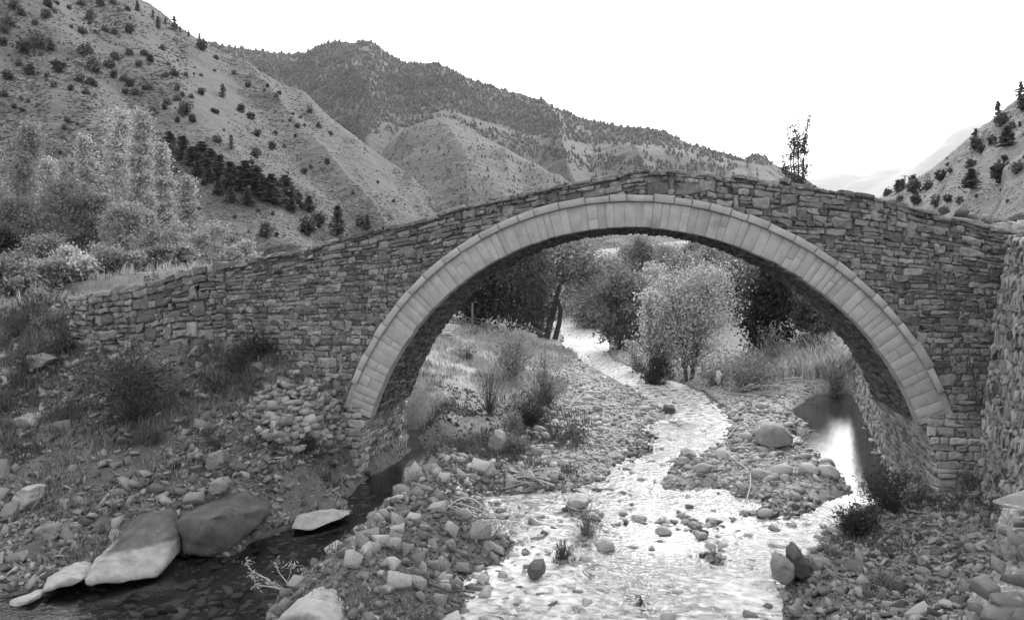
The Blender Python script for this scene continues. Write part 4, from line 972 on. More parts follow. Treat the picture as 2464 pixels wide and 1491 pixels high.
def broadleaf(seed, H, Wd, base=.2, limbs=16, n=4000, leaf=.14, prof='round', tr=.1, multi=1, lean=(0, 0), spread=.10, asp=2.0, rise=.5, sub=5, even=2.4):
    """(trunk mesh data, crown mesh data) of a tree of height H and crown width Wd"""
    rs = np.random.RandomState(seed); tk = Acc(); tips = []; dirs = []
    for m in range(multi):
        a0 = rs.uniform(0, 6.28); sp = (0 if multi == 1 else Wd * .22)
        t = np.linspace(0, 1, 9)[:, None]
        end = np.array([lean[0] + sp * math.cos(a0), lean[1] + sp * math.sin(a0), H * rs.uniform(.93, 1.0)])
        st = np.array([.12 * sp * math.cos(a0), .12 * sp * math.sin(a0), -.15])
        P = st + (end - st) * t ** np.array([1.25, 1.25, 1.0]); P[:, :2] += np.cumsum(rs.normal(0, .012 * H, (9, 2)), 0) * t
        tube(tk, P, tr / multi ** .4 * (1 - .88 * t[:, 0]), 7)
        for k in range(limbs):
            f = base + (.97 - base) * (k + rs.rand()) / limbs
            o = np.array([np.interp(f, t[:, 0], P[:, c]) for c in range(3)])
            tt = (f - base) / (1 - base); Rr = Wd * .5 * float(PROF[prof](np.array(tt))) * rs.uniform(.65, 1.08)
            if multi > 1: Rr *= .75
            an = k * 2.4 + rs.uniform(-.5, .5) + m
            ez = Rr * rise * rs.uniform(.3, 1.1)
            e = o + np.array([math.cos(an) * Rr, math.sin(an) * Rr, ez])
            u = np.linspace(0, 1, 6)[:, None]; L = o + (e - o) * u + np.array([0, 0, 1]) * Rr * .15 * np.sin(u * np.pi) + rs.normal(0, .03 * Rr, (6, 3)) * u
            r0 = tr * (1 - .85 * f) * .45 / multi ** .3; tube(tk, L, r0 * (1 - .85 * u[:, 0]) + .004, 5)
            for q in range(sub):
                g = rs.uniform(.3, 1); s0 = o + (e - o) * g + np.array([0, 0, Rr * .15 * math.sin(g * np.pi)])
                d = rs.normal(size=3); d[2] = abs(d[2]) * .7; d /= np.linalg.norm(d); ln = max(Rr, Wd * .12) * rs.uniform(.2, .5); s1 = s0 + d * ln
                tube(tk, np.array([s0, (s0 + s1) / 2 + rs.normal(0, .02 * ln, 3), s1]), [r0 * .3 + .004, r0 * .2 + .003, .003], 4)
                for w in (.45, .8, 1.0): tips.append(s0 + (s1 - s0) * w); dirs.append(d)
    tips = np.array(tips); dirs = np.array(dirs); dens = rs.rand(len(tips)) ** even + .05; dens /= dens.sum()
    i = rs.choice(len(tips), n, p=dens)
    C = tips[i] + rs.normal(0, 1, (n, 3)) * spread * Wd * np.array([1, 1, .75]) * rs.uniform(.3, 1.1, (n, 1))
    C[:, 2] = np.maximum(C[:, 2], .05 * H)
    V, F = leaves(C, leaf, rs, asp)
    return tk, V, F
def conifer(seed, H, Wd, n_lev=13, per=8, leaf=.4, dens=5, gap=.0, droop=.25, base=.1):
    rs = np.random.RandomState(seed); tk = Acc(); tube(tk, np.array([[0, 0, -.3], [0, 0, H * .5], [.01 * H, 0, H]]), [H * .018, H * .011, .01], 6)
    C = []; D = []
    for l in range(n_lev):
        t = (l + .5 * rs.rand()) / n_lev; z = H * (base + (1 - base) * t); Rr = Wd * .5 * (1 - t) ** .8 * rs.uniform(.8, 1.1) + .03 * Wd
        for k in range(per):
            if rs.rand() < gap: continue
            an = rs.uniform(0, 6.28); L = Rr * rs.uniform(.55, 1.12); d = np.array([math.cos(an), math.sin(an), -droop + .5 * t])
            for q in range(dens):
                g = (q + rs.rand()) / dens; C.append(np.array([0, 0, z]) + d * L * g + np.array([0, 0, L * .22 * g * g]) + rs.normal(0, .05 * Wd * .3, 3)); D.append(d)
    V, F = leaves(np.array(C), leaf, rs, 1.5, dirs=np.array(D) * 1.5)
    return tk, V, F
def bush(seed, H, Wd, n=1500, leaf=.1, stems=12, asp=2.5, stiff=.5, lo=.05, spread=.07, arch=.0, topheavy=1.0):
    """many stems fanning from the ground, leaves along them"""
    rs = np.random.RandomState(seed); tk = Acc(); pts = []; dr = []
    for k in range(stems):
        an = rs.uniform(0, 6.28); q = rs.rand() ** .5; e = np.array([math.cos(an) * Wd * .5 * q, math.sin(an) * Wd * .5 * q, H * (1 - .55 * q * q) * rs.uniform(.7, 1.05)])
        u = np.linspace(0, 1, 7)[:, None]; st = np.array([math.cos(an), math.sin(an), 0]) * Wd * .05 * rs.rand()
        P = st + (e - st) * np.c_[u ** (1 + stiff), u ** (1 + stiff), u ** (1 - .25 * stiff)]; P[:, 2] -= arch * H * (u[:, 0] ** 3) * q
        P += rs.normal(0, .015 * H, (7, 3)) * u
        tube(tk, P, (.006 + .008 * H / 2) * (1 - .8 * u[:, 0]), 4)
        for g in rs.uniform(lo, 1, 26) ** (1 / topheavy):
            i = g * 6; a_ = int(min(i, 5)); p = P[a_] + (P[a_ + 1] - P[a_]) * (i - a_); d = P[a_ + 1] - P[a_]; pts.append(p); dr.append(d / (np.linalg.norm(d) + 1e-9))
            if rs.rand() < .25:
                s1 = p + (dr[-1] + rs.normal(0, .6, 3)) * Wd * .12; tube(tk, np.array([p, s1]), [.004, .002], 3); pts += [s1, (s1 + p) / 2]; dr += [dr[-1]] * 2
    pts = np.array(pts); dr = np.array(dr); i = rs.choice(len(pts), n)
    C = pts[i] + rs.normal(0, spread * Wd, (n, 3)); C[:, 2] = np.abs(C[:, 2])
    V, F = leaves(C, leaf, rs, asp, dirs=dr[i] * 1.0)
    return tk, V, F
def plant(name, data, leafmat, barkmat, loc, label, cat, group=None, rz=0.0, sc=1.0, crown='crown', trunk='trunk'):
    tk, V, F = data
    r = empty(name, loc, rz, sc); tk.obj(trunk, M[barkmat], r); mk(crown, V, F, M[leafmat], r)
    return tag(r, label, cat, group)
def footing(px, py, y):
    """where a plant seen with its foot at (px, py), y metres beyond the bridge face, stands"""
    p = at_y(px, py, y)
    z = gz(p[0], p[1]); return np.array([p[0], p[1], z - .03]), depth_of(p) / FPX
def pplant(kind, px, yb, yt, w, y, label, leafmat, barkmat='bark', seed=0, name=None, cat=None, group=None, **kw):
    loc, s = footing(px, yb, y)
    H = max(at_y(px, yt, y)[2] - loc[2], .3); Wd = w * s
    if kind == 'bush':
        return plant(name or "shrub", bush(seed, H, Wd, **kw), leafmat, barkmat, loc, label, cat or "shrub", group, crown="foliage", trunk="stems")
    if kind == 'conifer':
        return plant(name or "pine_tree", conifer(seed, H, Wd, **kw), leafmat, barkmat, loc, label, cat or "tree", group)
    return plant(name or "tree", broadleaf(seed, H, Wd, **kw), leafmat, barkmat, loc, label, cat or "tree", group)

# behind the left end of the bridge: slim pale poplars with rounder willows below them
PO = dict(prof='poplar', limbs=34, n=15000, leaf=.105, tr=.09, spread=.13, rise=1.7, base=.05, sub=6, asp=1.5, even=1.0)
for i, (px, yb, yt, w, y, lab) in enumerate([
        (285, 690, 238, 92, 22, "tallest slim pale poplar behind the left end of the bridge"), (348, 690, 262, 84, 20, "pale poplar with a clear light trunk, right of the tallest poplar"),
        (214, 690, 305, 74, 19, "slim poplar left of the tallest poplar"), (50, 700, 270, 110, 21, "big loose poplar near the left edge of the picture"),
        (404, 680, 330, 64, 24, "pale poplar at the right end of the poplar row"), (455, 672, 418, 60, 22, "short pale poplar standing apart to the right of the row"),
        (-20, 700, 330, 120, 18, "poplar cut by the left edge of the picture"), (135, 695, 370, 80, 25, "thin poplar between the big loose one and the slim one")]):
    pplant('tree', px, yb, yt, w, y, lab, 'leaf_pale' if i not in (3, 6) else 'leaf_grey', 'birch', 200 + i, "poplar_tree", group="poplars behind the left end of the bridge", **PO)
WI = dict(prof='dome', limbs=18, n=11000, leaf=.11, tr=.09, spread=.13, rise=.7, base=.08, sub=5, asp=2.4)
for i, (px, yb, yt, w, y, lm, lab) in enumerate([
        (303, 662, 498, 120, 13, 'leaf_grey', "round pale willow with a bare light trunk behind the grassy road edge"), (160, 690, 440, 150, 17, 'leaf_mid', "wide grey willow under the slim poplars"),
        (55, 695, 490, 150, 15, 'leaf_mid', "dark wide willow at the left edge below the big poplar"), (232, 690, 470, 120, 18, 'leaf_mid', "grey willow left of the round pale willow"),
        (430, 652, 545, 110, 14, 'leaf_grey', "low spreading willow right of the round pale willow"), (520, 640, 535, 100, 17, 'leaf_grey', "small rounded tree close behind the bridge parapet"),
        (372, 660, 560, 90, 16, 'leaf_mid', "small dark tree between two pale willows"), (110, 690, 580, 110, 11, 'leaf_mid', "low dark willow above the road edge at the left"), (-10, 705, 560, 120, 12, 'leaf_dark', "dark willow cut by the left edge"),
        (160, 680, 598, 75, 9, 'leaf_pale', "pale leafy bush in front of the dark willows"), (590, 632, 582, 80, 14, 'leaf_pale', "pale shrub showing over the bridge where the wing wall ends"), (480, 645, 560, 80, 12, 'leaf_grey', "grey bush beside the small rounded tree"),
        (545, 640, 575, 70, 20, 'leaf_dark', "dark bush behind the pale shrub over the parapet"), (250, 685, 600, 80, 10, 'leaf_grey', "grey bush at the foot of the round pale willow"),
        (30, 705, 625, 90, 7, 'leaf_mid', "grey bush at the road edge in the left corner of the trees"), (330, 672, 610, 70, 8, 'leaf_mid', "low bush right of the bare light trunk"), (200, 692, 630, 70, 7, 'leaf_mid', "dark low bush between the pale leafy bush and the light trunk"), (410, 655, 600, 70, 9, 'leaf_pale', "small pale bush above the wing wall"), (120, 700, 640, 80, 6, 'leaf_grey', "low grey bush close to the road edge"), (560, 636, 600, 60, 12, 'leaf_grey', "low grey bush just over the parapet"),
        (5, 716, 636, 120, 3, 'leaf_mid', "bush at the very left edge behind the road crest"), (75, 714, 642, 100, 3, 'leaf_grey', "second bush from the left along the road crest"), (140, 708, 636, 95, 3.4, 'leaf_mid', "third bush from the left along the road crest"), (205, 698, 632, 85, 3.8, 'leaf_pale', "pale bush on the road crest above the end of the wing wall"), (268, 688, 622, 80, 4.4, 'leaf_mid', "dark bush on the road crest before the light trunk"), (326, 676, 614, 70, 4.6, 'leaf_grey', "bush on the road crest right of the light trunk"), (385, 662, 598, 64, 5, 'leaf_mid', "small bush on the earth above the wing wall"), (440, 652, 596, 60, 6, 'leaf_grey', "last small bush of the road crest before the parapet")]):
    k = dict(WI)
    if yb - yt < 110: k.update(limbs=12, n=4500, base=.08, tr=.05)
    pplant('tree', px, yb, yt, w, y, lab, lm, 'birch' if i == 0 else 'bark', 230 + i, "willow_tree" if yb - yt >= 110 else "bush", group="willows behind the left end of the bridge", cat="tree" if yb - yt >= 110 else "bush", **k)

# trees seen through the arch
a = Acc(); lf = []
def leaning_willow():
    loc, s = footing(1318, 822, 31); loc[2] = max(loc[2], .1); w = lambda px, py, dy=0: at_y(px, py, loc[1] + dy) - loc
    r = empty("willow_tree", loc); t = Acc(); rr = np.random.RandomState(5)
    def limb(pts, r0, r1): tube(t, np.array(pts), np.linspace(r0, r1, len(pts)), 7); return pts
    limb([w(1312, 825), w(1320, 790), w(1332, 750), w(1338, 720), w(1346, 690)], .25, .14)
    limb([w(1334, 822, .5), w(1345, 780, .4), w(1350, 745, .2), w(1340, 715)], .19, .12)
    limb([w(1312, 824), w(1296, 800, -.3), w(1280, 790, -.6), w(1262, 782, -.9)], .22, .08)
    ends = []
    for tgt in [(1372, 655), (1400, 640), (1425, 650), (1362, 610), (1395, 600), (1425, 615), (1440, 640), (1350, 640), (1412, 670), (1330, 650), (1376, 590), (1435, 672)]:
        e = w(*tgt, rr.uniform(-2, 2)); b = w(1352, 678); m_ = (b + e) / 2 + rr.normal(0, .2, 3)
        limb([w(1346, 690), b, m_, e], .13, .02)
        for _ in range(8): q = m_ + (e - m_) * rr.rand() + rr.normal(0, .55, 3); limb([m_ + (e - m_) * rr.rand() * .6, q], .03, .01); ends.append(q)
        ends.append(e)
    ends = np.array(ends); n = 6500; C = ends[rr.randint(len(ends), size=n)] + rr.normal(0, .42, (n, 3))
    t.obj("trunk", M['bark'], r); mk("crown", *leaves(C, .17, rr, 2.4), M['leaf_mid'], r)
    tag(r, "old willow with a dark forked trunk leaning over the river under the arch", "tree")
leaning_willow()
TR = dict(prof='dome', limbs=26, n=14000, leaf=.18, tr=.16, spread=.13, rise=.6, base=.03, sub=6, asp=1.8)
def thru(px, yb, yt, w, y, lm, lab, seed, kind='tree', **kw):
    if kind == 'tree':
        k = dict(TR); k.update(kw); w *= 1.28; return pplant('tree', px, yb, yt, w, y, lab, lm, 'bark', seed, "tree", group="trees upstream of the arch", **k)
    w *= 1.25
    return pplant('bush', px, yb, yt, w, y, lab, lm, 'twig', seed, "shrub", group="shrubs upstream of the arch", **kw)
thru(1230, 800, 590, 210, 30, 'leaf_dark', "broad dark tree mass left of the leaning willow", 301, n=12000)
thru(1150, 798, 655, 110, 27, 'leaf_dark', "dark bushy tree beside the fence under the arch", 302)
thru(1282, 805, 655, 74, 36, 'leaf_mid', "grey leafy tree just left of the leaning willow trunk", 303)
thru(1290, 700, 590, 84, 44, 'leaf_mid', "tree behind the leaning willow close to the vault", 304)
thru(1500, 800, 668, 130, 33, 'leaf_mid', "rounded grey tree on the far bank right of the river", 305, n=12000)
thru(1425, 775, 690, 90, 52, 'leaf_grey', "pale bushy tree at the far bend of the river", 306)
thru(1392, 760, 668, 70, 62, 'leaf_grey', "hazy pale tree beyond the bend of the river", 307)
thru(1545, 720, 576, 84, 62, 'leaf_mid', "upright tree like a plume against the pale slope under the crown of the arch", 308, prof='egg')
thru(1470, 730, 628, 90, 56, 'leaf_grey', "grey bush on the far bank below the plume tree", 309)
thru(1580, 760, 650, 90, 48, 'leaf_pale', "pale rounded tree behind the rounded grey tree", 310)
thru(1640, 740, 618, 80, 44, 'leaf_grey', "grey tree behind the big pale tree", 311)
thru(1700, 720, 605, 110, 52, 'leaf_grey', "hazy tree on the slope right of the crown of the arch", 312)
thru(1660, 895, 655, 200, 19, 'leaf_pale', "big pale silvery tree in the middle of the right bank", 313, n=24000, multi=5, even=3.2, rise=1.2, prof='poplar', leaf=.09, base=.1, tr=.14)
thru(1590, 890, 700, 90, 21, 'leaf_pale', "narrow pale tree on the left flank of the big silvery tree", 314, multi=2, prof='egg', leaf=.16)
thru(1845, 850, 640, 130, 24, 'leaf_vdark', "dense almost black tree on the right bank under the arch", 315, n=13000, prof='egg', leaf=.18, spread=.11)
thru(1955, 850, 690, 84, 27, 'leaf_mid', "grey tree close to the right side of the arch", 316, n=12000)
thru(1770, 760, 640, 90, 40, 'leaf_mid', "tree behind the gap between silvery and black trees", 317)
thru(1860, 700, 610, 120, 48, 'leaf_mid', "bushy slope tree behind the black tree", 318)
thru(1760, 690, 600, 80, 60, 'leaf_mid', "small far tree high on the bank behind the silvery tree", 319)
pplant('conifer', 1646, 700, 602, 34, 58, "dark leaning conifer on the slope under the crown of the arch", 'needle', 'bark', 320, leaf=.5)
thru(1575, 893, 840, 90, 18.5, 'leaf_dark', "low dark bush at the water side left of the silvery tree", 321, 'bush', n=2600, leaf=.12, stems=16)
thru(1535, 850, 788, 66, 23, 'leaf_pale', "pale feathery bush left of the silvery tree", 322, 'bush', n=1600, leaf=.12)
thru(1500, 818, 782, 70, 30, 'leaf_dark', "dark low bush at the river edge below the rounded grey tree", 323, 'bush', n=1600, leaf=.13)
thru(1800, 935, 835, 140, 15.5, 'leaf_grey', "broad grey bush with driftwood at its foot on the right gravel", 324, 'bush', n=3800, leaf=.12, stems=26)
thru(1716, 905, 850, 90, 17, 'leaf_grey', "grey bush between the silvery tree and the driftwood bush", 325, 'bush', n=1800, leaf=.11)
thru(1850, 850, 765, 90, 20, 'leaf_mid', "upright bush in front of the black tree", 326, 'bush', n=1800, leaf=.11)
thru(1950, 850, 790, 90, 22, 'leaf_dark', "dark bush in the reeds near the right side of the arch", 327, 'bush', n=1500, leaf=.12)
thru(2010, 905, 860, 60, 16.5, 'leaf_mid', "small bush against the upstream river wall", 328, 'bush', n=900, leaf=.1)
for i, (px, yb, yt, w, y, lm, lab) in enumerate([(1450, 765, 640, 90, 66, 'leaf_mid', "hazy grey tree in the far gap behind the leaning willow"), (1520, 700, 600, 80, 74, 'leaf_mid', "far grey tree just left of the plume tree"), (1600, 690, 596, 90, 70, 'leaf_grey', "far pale tree right of the plume tree"), (1680, 680, 590, 90, 72, 'leaf_mid', "far dark tree right under the crown of the arch"), (1740, 720, 610, 100, 58, 'leaf_grey', "pale slope tree behind the top of the silvery tree"), (1820, 720, 630, 100, 50, 'leaf_mid', "grey slope tree behind the black tree"), (1900, 760, 680, 90, 38, 'leaf_grey', "pale tree between the black tree and the vault"), (1990, 840, 740, 70, 30, 'leaf_mid', "grey bush tree tucked beside the right haunch of the arch"), (1560, 800, 690, 80, 40, 'leaf_grey', "pale tree filling the gap left of the silvery tree"), (1440, 770, 720, 60, 56, 'leaf_pale', "pale feathery bush at the bend of the river"), (1130, 770, 700, 80, 36, 'leaf_mid', "grey tree behind the fence")]):
    thru(px, yb, yt, w, y, lm, lab, 700 + i)
# shrubs on the grassy bank
thru(1235, 885, 772, 130, 11.5, 'leaf_grey', "tall feathery willow shrub on the grassy bank, pale towards the top", 331, 'bush', n=3400, leaf=.13, stems=28, asp=4, topheavy=1.3)
thru(1312, 955, 850, 105, 8.5, 'leaf_mid', "dense willow shrub at the edge of the gravel beach", 332, 'bush', n=2600, leaf=.12, stems=24, asp=4)
thru(1178, 985, 862, 82, 6.2, 'leaf_mid', "bare twiggy shrub alone on the grassy bank", 333, 'bush', n=420, leaf=.09, stems=34, asp=4, stiff=.3)
thru(1282, 1022, 955, 90, 6.0, 'leaf_dark', "dark low shrub below the dense willow shrub", 334, 'bush', n=1800, leaf=.09, stems=20)
thru(1232, 1040, 985, 60, 5.2, 'leaf_grey', "small grey shrub left of the dark low shrub", 335, 'bush', n=900, leaf=.08)
thru(1240, 1102, 1042, 84, 2.6, 'leaf_mid', "rounded leafy shrub beside the mound boulder", 336, 'bush', n=1800, leaf=.07, stems=20)
thru(1210, 1052, 1022, 60, 3.6, 'leaf_grey', "low weeds on top of the earth mound", 337, 'bush', n=500, leaf=.06)
thru(1120, 870, 838, 50, 14, 'leaf_dark', "small dark tuft on the grass bank", 338, 'bush', n=400, leaf=.09)
thru(1140, 800, 782, 40, 22, 'leaf_mid', "small bush by the fence end", 339, 'bush', n=300, leaf=.1)
# left bank, in front of the bridge
def lb(px, yb, yt, w, y, lm, lab, seed, **kw):
    return pplant('bush', px, yb, yt, w, y, lab, lm, 'twig', seed, "shrub", group="shrubs on the left bank", **kw)
lb(315, 985, 805, 225, -1.9, 'leaf_dark', "big sprawling thorn bush below the wing wall", 341, n=2600, leaf=.065, stems=60, asp=2, arch=.15, stiff=.3)
lb(335, 1010, 930, 190, -2.4, 'leaf_vdark', "dark dense lower skirt of thorn bush on the left bank", 342, n=2200, leaf=.06, stems=40)
lb(615, 848, 788, 145, -.35, 'leaf_vdark', "dark drooping bush growing at the foot of the bridge wall", 343, n=2400, leaf=.06, stems=36, arch=.35)
lb(560, 890, 835, 95, -.9, 'leaf_dark', "dark grassy bush left of the drooping bush", 344, n=1200, leaf=.06, stems=24)
lb(735, 1178, 1062, 95, -2.0, 'leaf_vdark', "upright dark shrub beside the left foot of the arch", 345, n=1700, leaf=.06, stems=26)
lb(800, 1150, 1068, 60, -1.2, 'leaf_mid', "thin shrub close to the left foot of the arch", 346, n=600, leaf=.055)
lb(160, 850, 785, 70, -.3, 'leaf_dark', "dark bush against the end of the wing wall", 347, n=1100, leaf=.07, stems=20)
lb(90, 880, 815, 110, -.8, 'leaf_dark', "dark scrub on the bank left of the wing wall", 348, n=1300, leaf=.07, stems=24)
lb(520, 960, 905, 110, -1.3, 'leaf_dark', "dark grassy scrub in the middle of the left bank", 349, n=1100, leaf=.06, stems=24)
lb(365, 1090, 1040, 100, -3.1, 'leaf_dark', "low grey scrub in the scree below the thorn bush", 350, n=800, leaf=.05, stems=24)
lb(520, 1090, 1040, 80, -2.9, 'leaf_dark', "small scrub above the square grey block", 351, n=500, leaf=.05)
lb(140, 1300, 1255, 90, -6.0, 'leaf_vdark', "dark weeds between boulders at the lower left", 352, n=700, leaf=.05)
lb(40, 800, 755, 100, .4, 'leaf_dark', "grey scrub on the earth slope at the left edge below the road", 355, n=700, leaf=.05, stems=24)
lb(125, 790, 745, 80, .4, 'leaf_mid', "dry scrub on the slope just left of the wing wall end", 356, n=600, leaf=.05, stems=24)
lb(20, 1000, 940, 90, -2.2, 'leaf_dark', "grassy scrub above the round boulder at the left edge", 357, n=700, leaf=.05, stems=26)
lb(110, 725, 672, 80, 1.4, 'leaf_grey', "pale thistle bush on the road edge above the left bank", 353, n=900, leaf=.07)
lb(365, 668, 632, 50, 2.6, 'leaf_dark', "small bush on the earth behind the wing wall", 354, n=500, leaf=.06)
# right bank and river
lb2 = dict(group="shrubs at the right foot of the arch")
pplant('bush', 2062, 1330, 1205, 110, -3.2, "dark dense shrub hanging over the river at the right bank", 'leaf_dark', 'twig', 361, "shrub", **lb2, n=3200, leaf=.07, stems=34)
pplant('bush', 2140, 1262, 1115, 150, -2.0, "tall twiggy shrub in front of the right foot of the arch", 'leaf_dark', 'twig', 362, "shrub", **lb2, n=2400, leaf=.075, stems=44, asp=4)
pplant('bush', 2210, 1225, 1140, 80, -1.0, "thin dry weeds against the right pier", 'leaf_mid', 'twig', 363, "shrub", **lb2, n=500, leaf=.06, stems=24, asp=4)
pplant('bush', 2330, 1200, 1130, 90, -.3, "dry weeds at the foot of the retaining wall", 'leaf_mid', 'twig', 364, "shrub", **lb2, n=380, leaf=.06, stems=24, asp=4)
pplant('bush', 1410, 1290, 1210, 66, -3.2, "pale weed clump rooted in the river", 'leaf_grey', 'twig', 365, "weeds", cat="weeds", n=800, leaf=.06, stems=26, asp=4)
pplant('bush', 1352, 1352, 1298, 66, -4.9, "dark weed clump in the river below the pale weeds", 'leaf_dark', 'twig', 366, "weeds", cat="weeds", n=1200, leaf=.055, stems=26, asp=3)
pplant('bush', 1540, 1440, 1418, 50, -6.6, "small dark weed patch in the foreground water", 'leaf_dark', 'twig', 367, "weeds", cat="weeds", n=350, leaf=.05)
pplant('bush', 2120, 1420, 1370, 110, -7.2, "sparse grey weeds on the debris slope of the right bank", 'leaf_mid', 'twig', 368, "weeds", cat="weeds", n=700, leaf=.04, stems=30, asp=4)
pplant('bush', 1378, 1040, 1005, 40, 5.0, "single small weed on the gravel beach", 'leaf_mid', 'twig', 369, "weeds", cat="weeds", n=160, leaf=.07, stems=10)

# conifers and scrub on the hills: each a thing of its own
def fore_shrub(seed): return leaves_dome(seed)
def dome(seed, n=520, leaf=.15, flat=.8):
    r = np.random.RandomState(seed); k = 9; cc = r.normal(0, .28, (k, 3)); cc[:, 2] = np.abs(cc[:, 2]) + .25
    C = cc[r.randint(k, size=n)] + r.normal(0, .17, (n, 3)); C[:, 2] = np.abs(C[:, 2]) * flat
    C = C / np.array([np.abs(C[:, 0]).max() * 2, np.abs(C[:, 1]).max() * 2, C[:, 2].max()])
    return leaves(C, leaf, r, 1.4)
HM = {'shrub': [mkmesh("hill_shrub", *dome(600 + i), M['needle' if i < 4 else 'leaf_dark']) for i in range(6)]}
def con_mesh(seed, gap=0, **kw):
    tk, V, F = conifer(seed, 1.0, .55, leaf=.10, n_lev=16, per=11, gap=gap, **kw); a_ = Acc(); a_.add(V, F); a_.add(np.concatenate(tk.V), *[np.concatenate(f) for f in tk.F.values()])
    return a_.mesh("pine_tree", M['needle'])
HM['pine'] = [con_mesh(620 + i) for i in range(4)]
HM['thin'] = [con_mesh(640 + i, gap=.45, dens=4) for i in range(3)]
rh = np.random.RandomState(91)
def hill_plant(h, kind, px, py, hpx, label, group, wf=None, cat=None):
    p = on_hill(h, px, py + hpx * .45)
    if p is None: p = on_hill(h, px - 6, py + hpx * .5 + 8)
    if p is None: return
    H = hpx * depth_of(p) / FPX; wf = wf or (1.15 if kind == 'shrub' else rh.uniform(1.0, 1.35))
    nm = "hill_shrub" if kind == 'shrub' else "pine_tree"
    o = link(nm, HM[kind][rh.randint(len(HM[kind]))], None, p - np.array([0, 0, .06 * H]), (0, 0, rh.uniform(0, 6.3)), (H * wf, H * wf, H))
    tag(o, label, cat or ("shrub" if kind == 'shrub' else "tree"), group)
q = .343
for (cx, cy, s) in [(65, 140, 95), (40, 200, 70), (20, 290, 65), (170, 330, 100), (270, 280, 120), (350, 320, 70), (585, 340, 105), (660, 450, 120), (415, 465, 95), (215, 490, 80), (60, 530, 70), (770, 440, 75), (800, 520, 55), (820, 390, 75), (905, 360, 60),
                    (910, 200, 75), (800, 215, 60), (740, 200, 60), (575, 210, 60), (625, 100, 90), (1020, 370, 55), (1060, 410, 60), (980, 445, 55), (1140, 330, 50), (1160, 520, 50), (1225, 505, 65), (1310, 520, 42), (1420, 320, 85), (560, 540, 80), (650, 570, 75), (610, 640, 55), (880, 540, 60), (910, 580, 60),
                    (945, 635, 65), (1040, 600, 70), (880, 640, 42), (1245, 610, 45), (1250, 680, 65), (1305, 750, 110), (1355, 830, 60), (1170, 710, 60), (1155, 750, 42), (1080, 775, 52), (1250, 840, 45), (1415, 640, 60), (1745, 595, 42), (1935, 665, 40), (1960, 650, 30), (1690, 760, 60),
                    (1500, 775, 38), (1760, 815, 55), (1345, 670, 40), (1880, 600, 30), (1520, 400, 42), (1640, 505, 35), (1810, 930, 60), (1905, 1020, 65), (1790, 1070, 75), (1525, 970, 65), (2300, 1130, 45), (2135, 1200, 45), (1935, 925, 30), (2235, 875, 45), (2320, 930, 40), (2110, 820, 28), (2055, 795, 25), (2175, 770, 45), (30, 650, 60), (100, 740, 45),
                    (480, 840, 50), (460, 890, 50), (385, 590, 50), (500, 615, 45), (320, 530, 35), (130, 440, 50), (250, 155, 50), (320, 90, 80), (150, 85, 60), (100, 30, 80), (340, 20, 70), (570, 15, 60), (700, 20, 60), (800, 10, 50), (490, 50, 40), (390, 75, 40), (900, 60, 40), (1240, 1190, 40), (1430, 1280, 45)]:
    hill_plant(H_LEFT, 'shrub', cx * q, cy * q, s * q * 1.05, "dark juniper bush dotted on the pale left hillside", "juniper bushes on the left hillside", cat="bush")
for (cx, cy, s, k, lab) in [(1225, 165, 100, 'thin', "thin bare topped pine, tallest on the crest of the left hill"), (1400, 262, 62, 'thin', "spreading pine on the crest of the left hill where it meets the mountain"), (1325, 240, 52, 'thin', "small thin pine on the crest between two taller pines"), (1110, 160, 90, 'pine', "dark pine on the crest left of the tallest thin pine"),
                            (965, 45, 80, 'pine', "dark pine high on the crest near the top of the picture"), (1075, 105, 70, 'thin', "ragged pine on the crest below the highest dark pine"), (1160, 150, 50, 'thin', "stunted pine beside the tallest thin pine on the crest"), (1265, 205, 52, 'thin', "stunted pine right of the tallest thin pine"), (1562, 640, 100, 'thin', "lone flat topped pine in the middle of the left hillside"), (1622, 1000, 105, 'thin', "lone layered pine above the conifer row")]:
    hill_plant(H_LEFT, k, cx * q, cy * q, s * q, lab, "single pines on the left hill", wf=1.3 * s * q * 0 + None if False else None)
for (cx, cy, s) in [(1190, 1000, 150), (1285, 1040, 170), (1350, 1100, 150), (1420, 1090, 190), (1480, 1130, 170), (1540, 1180, 180), (1620, 1240, 210), (1680, 1250, 170), (1725, 1240, 220), (1800, 1270, 220), (1850, 1330, 170), (1905, 1330, 210), (1955, 1360, 160), (2005, 1330, 200), (2090, 1400, 130), (2170, 1430, 120), (1530, 1320, 100), (1390, 1190, 120), (1620, 1370, 120), (1740, 1390, 120), (1460, 1230, 110), (2050, 1440, 110)]:
    hill_plant(H_LEFT, 'pine', cx * q, cy * q, s * q, "dark pine in the dense row running down the gully of the left hillside", "row of pines in the gully", wf=rh.uniform(1.6, 2.1))
for (px, py, h_, k, lab) in [(635, 548, 46, 'shrub', "round dark bush below the end of the pine row"), (813, 532, 76, 'pine', "tall dark pine standing just above the bridge parapet"), (768, 530, 42, 'shrub', "dark bush left of the pine above the parapet"), (740, 545, 48, 'shrub', "grey bush below the end of the pine row"), (884, 535, 40, 'pine', "small pine above the parapet, right of the tall one"), (872, 528, 30, 'shrub', "small bush beside the small pine above the parapet"), (700, 480, 40, 'pine', "last pine of the gully row")]:
    hill_plant(H_LEFT, k, px, py, h_, lab, "plants low on the left hill")
n_ = 0
while n_ < 130:
    px, py = rh.uniform(0, 1050), rh.uniform(0, 600)
    if py < np.interp(px, [0, 322, 500, 720, 900, 1085], [-200, 10, 118, 240, 372, 515]): continue
    if on_hill(H_LEFT, px, py) is None: continue
    hill_plant(H_LEFT, 'shrub', px, py, rh.uniform(5, 13), "tiny tuft of scrub on the left hillside", "scrub tufts on the left hillside", cat="bush"); n_ += 1
